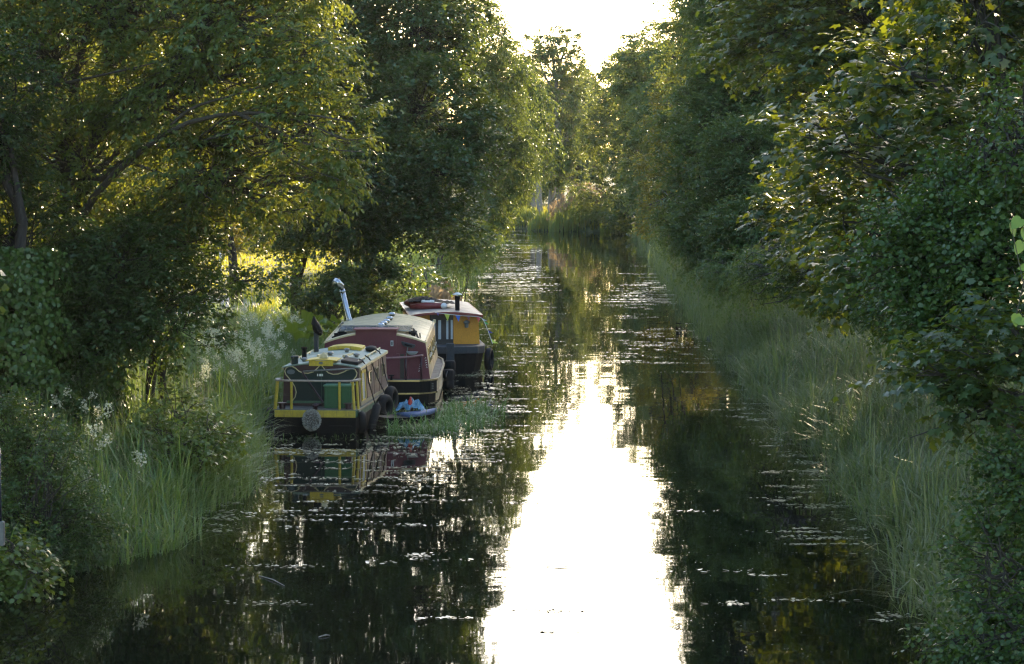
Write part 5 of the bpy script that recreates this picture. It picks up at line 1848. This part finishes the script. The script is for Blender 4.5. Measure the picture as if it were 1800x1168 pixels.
    o5 = m.build('life_ring', BP['white'], None, smooth=True)
    for o, lab, cat, off in ((o1, 'rolled red cover on the farthest boat\'s roof', 'cover', None), (o3, 'upturned dark red canoe under the black sheet', 'canoe', None), (o2, 'black sheet humped over the farthest boat\'s roof', 'sheet', None),
                             (o4, 'white round horn facing us on the red rolled cover', 'horn', (.03, 3.9, rz(0) + .10)), (o5, 'white life ring lying on the rolled red cover', 'life ring', (-.45, 4.55, rz(.45) + .22))):
        tag(o, lab, cat)
        loc = Vector((-3.74, 79.6, 0))
        if off:
            loc = loc + Matrix.Rotation(ang, 3, 'Z') @ Vector(off)
        o.location = loc
        o.rotation_euler = (0, 0, ang)
    def W(x, y, z):
        return Vector((-3.74, 79.6, 0)) + Matrix.Rotation(ang, 3, 'Z') @ Vector((x, y, z))
    m = MB()
    m.torus((0, 0, 0), .29, .085, 'X', 26, 10, 1.2)
    o = m.build('tyre_fender', BP['rubber'], None, smooth=True)
    o.location = W(1.30, 1.6, .33)
    o.rotation_euler = (0, 0, ang - .25)
    tag(o, 'tall black tyre on the right side of the farthest boat\'s bow', 'tyre')
    # bunting
    m = MB()
    pts = [(-.35, y0 - .36, rz(.35) - .0), (.1, y0 - .37, rz(.1) - .07), (.5, y0 - .38, rz(.5) - .10), (1.13, y0 - .36, zt - .04), (1.30, y0 - .6, 1.2), (1.42, 1.75, .80)]
    cord = smooth_path(np.array(pts), 24)
    m.tube(cord, .007, 4)
    bt = m.build('bunting', BP['white'])
    bt.location = (-3.74, 79.6, 0)
    bt.rotation_euler = (0, 0, ang)
    tag(bt, 'string of coloured triangular flags along the red roof edge down to the bow', 'bunting')
    for f, c_, sz in ((.12, 'limec', .22), (.26, 'blue', .20), (.40, 'redroof', .15), (.52, 'red', .18), (.60, 'whiteblue', .15), (.66, 'greenc', .15), (.79, 'navy', .16), (.92, 'limec', .22), (.02, 'purple', .1)):
        i = f * 23
        p = np.array([np.interp(i, np.arange(24), cord[:, k]) for k in range(3)])
        i2 = min(23, i + .9)
        p2 = np.array([np.interp(i2, np.arange(24), cord[:, k]) for k in range(3)])
        dd = unit(p2 - p) * sz * .8
        m = MB()
        tip = (p + p + dd) / 2 + np.array([0.02, -.02, -sz])
        if abs(dd[2]) > abs(dd[0]):
            tip = (p + p + dd) / 2 + np.array([sz, -.03, -sz * .35])
        th = np.array([0, .006, 0])
        m.add([p, p + dd, tip, p + th, p + dd + th, tip + th], [(0, 1, 2), (5, 4, 3), (0, 3, 4, 1), (1, 4, 5, 2), (2, 5, 3, 0)])
        m.build('flag', BP[c_], bt)


amber_boat()

# ---- small things on the left bank
pt = PZ(388, 512, 1.03)
m = MB()
m.tube([(0, 0, -.3), (0, 0, .5)], .07, 8)
lbp = m.build('marker_post', BP['red'], None, smooth=True)
lbp.location = (pt[0], pt[1], 1.0)
tag(lbp, 'thin red and white post beside the towpath under the leaves', 'post')
m = MB()
m.tube([(0, 0, .5), (0, 0, 1.7)], .05, 8)
m.build('upper_post', BP['white'], lbp, smooth=True)
q = P(1, 960, 37.5)
m = MB()
m.tube([(0, 0, .36), (0, 0, 1.42)], .022, 8)
rp = m.build('gate_post', paint('blue_black_iron', (0.012, 0.014, 0.03), .4, .2), None, smooth=True)
rp.location = (q[0] - .0, 37.5, q[2])
tag(rp, 'blue-black iron post on a stone block at the left edge', 'post')
m = MB()
m.box((0, 0, .18), (.12, .12, .36))
m.build('stone_block', paint('weathered_stone', (0.10, 0.10, 0.095), .9, .4), rp, bevel=.02)

# ------------------------------------------------------------------ haze
mh = bpy.data.materials.new('thin_haze')
mh.use_nodes = True
th_ = mh.node_tree
th_.nodes.remove(th_.nodes['Principled BSDF'])
pvn = th_.nodes.new('ShaderNodeVolumePrincipled')
pvn.inputs['Color'].default_value = (0.95, 0.95, 0.92, 1)
pvn.inputs['Density'].default_value = 0.00007
pvn.inputs['Anisotropy'].default_value = 0.2
th_.links.new(pvn.outputs[0], th_.nodes['Material Output'].inputs['Volume'])
m = MB()
m.box((0, 1220, 19), (1900, 2700, 44))
hz = m.build('haze', mh)
tag(hz, kind='stuff')
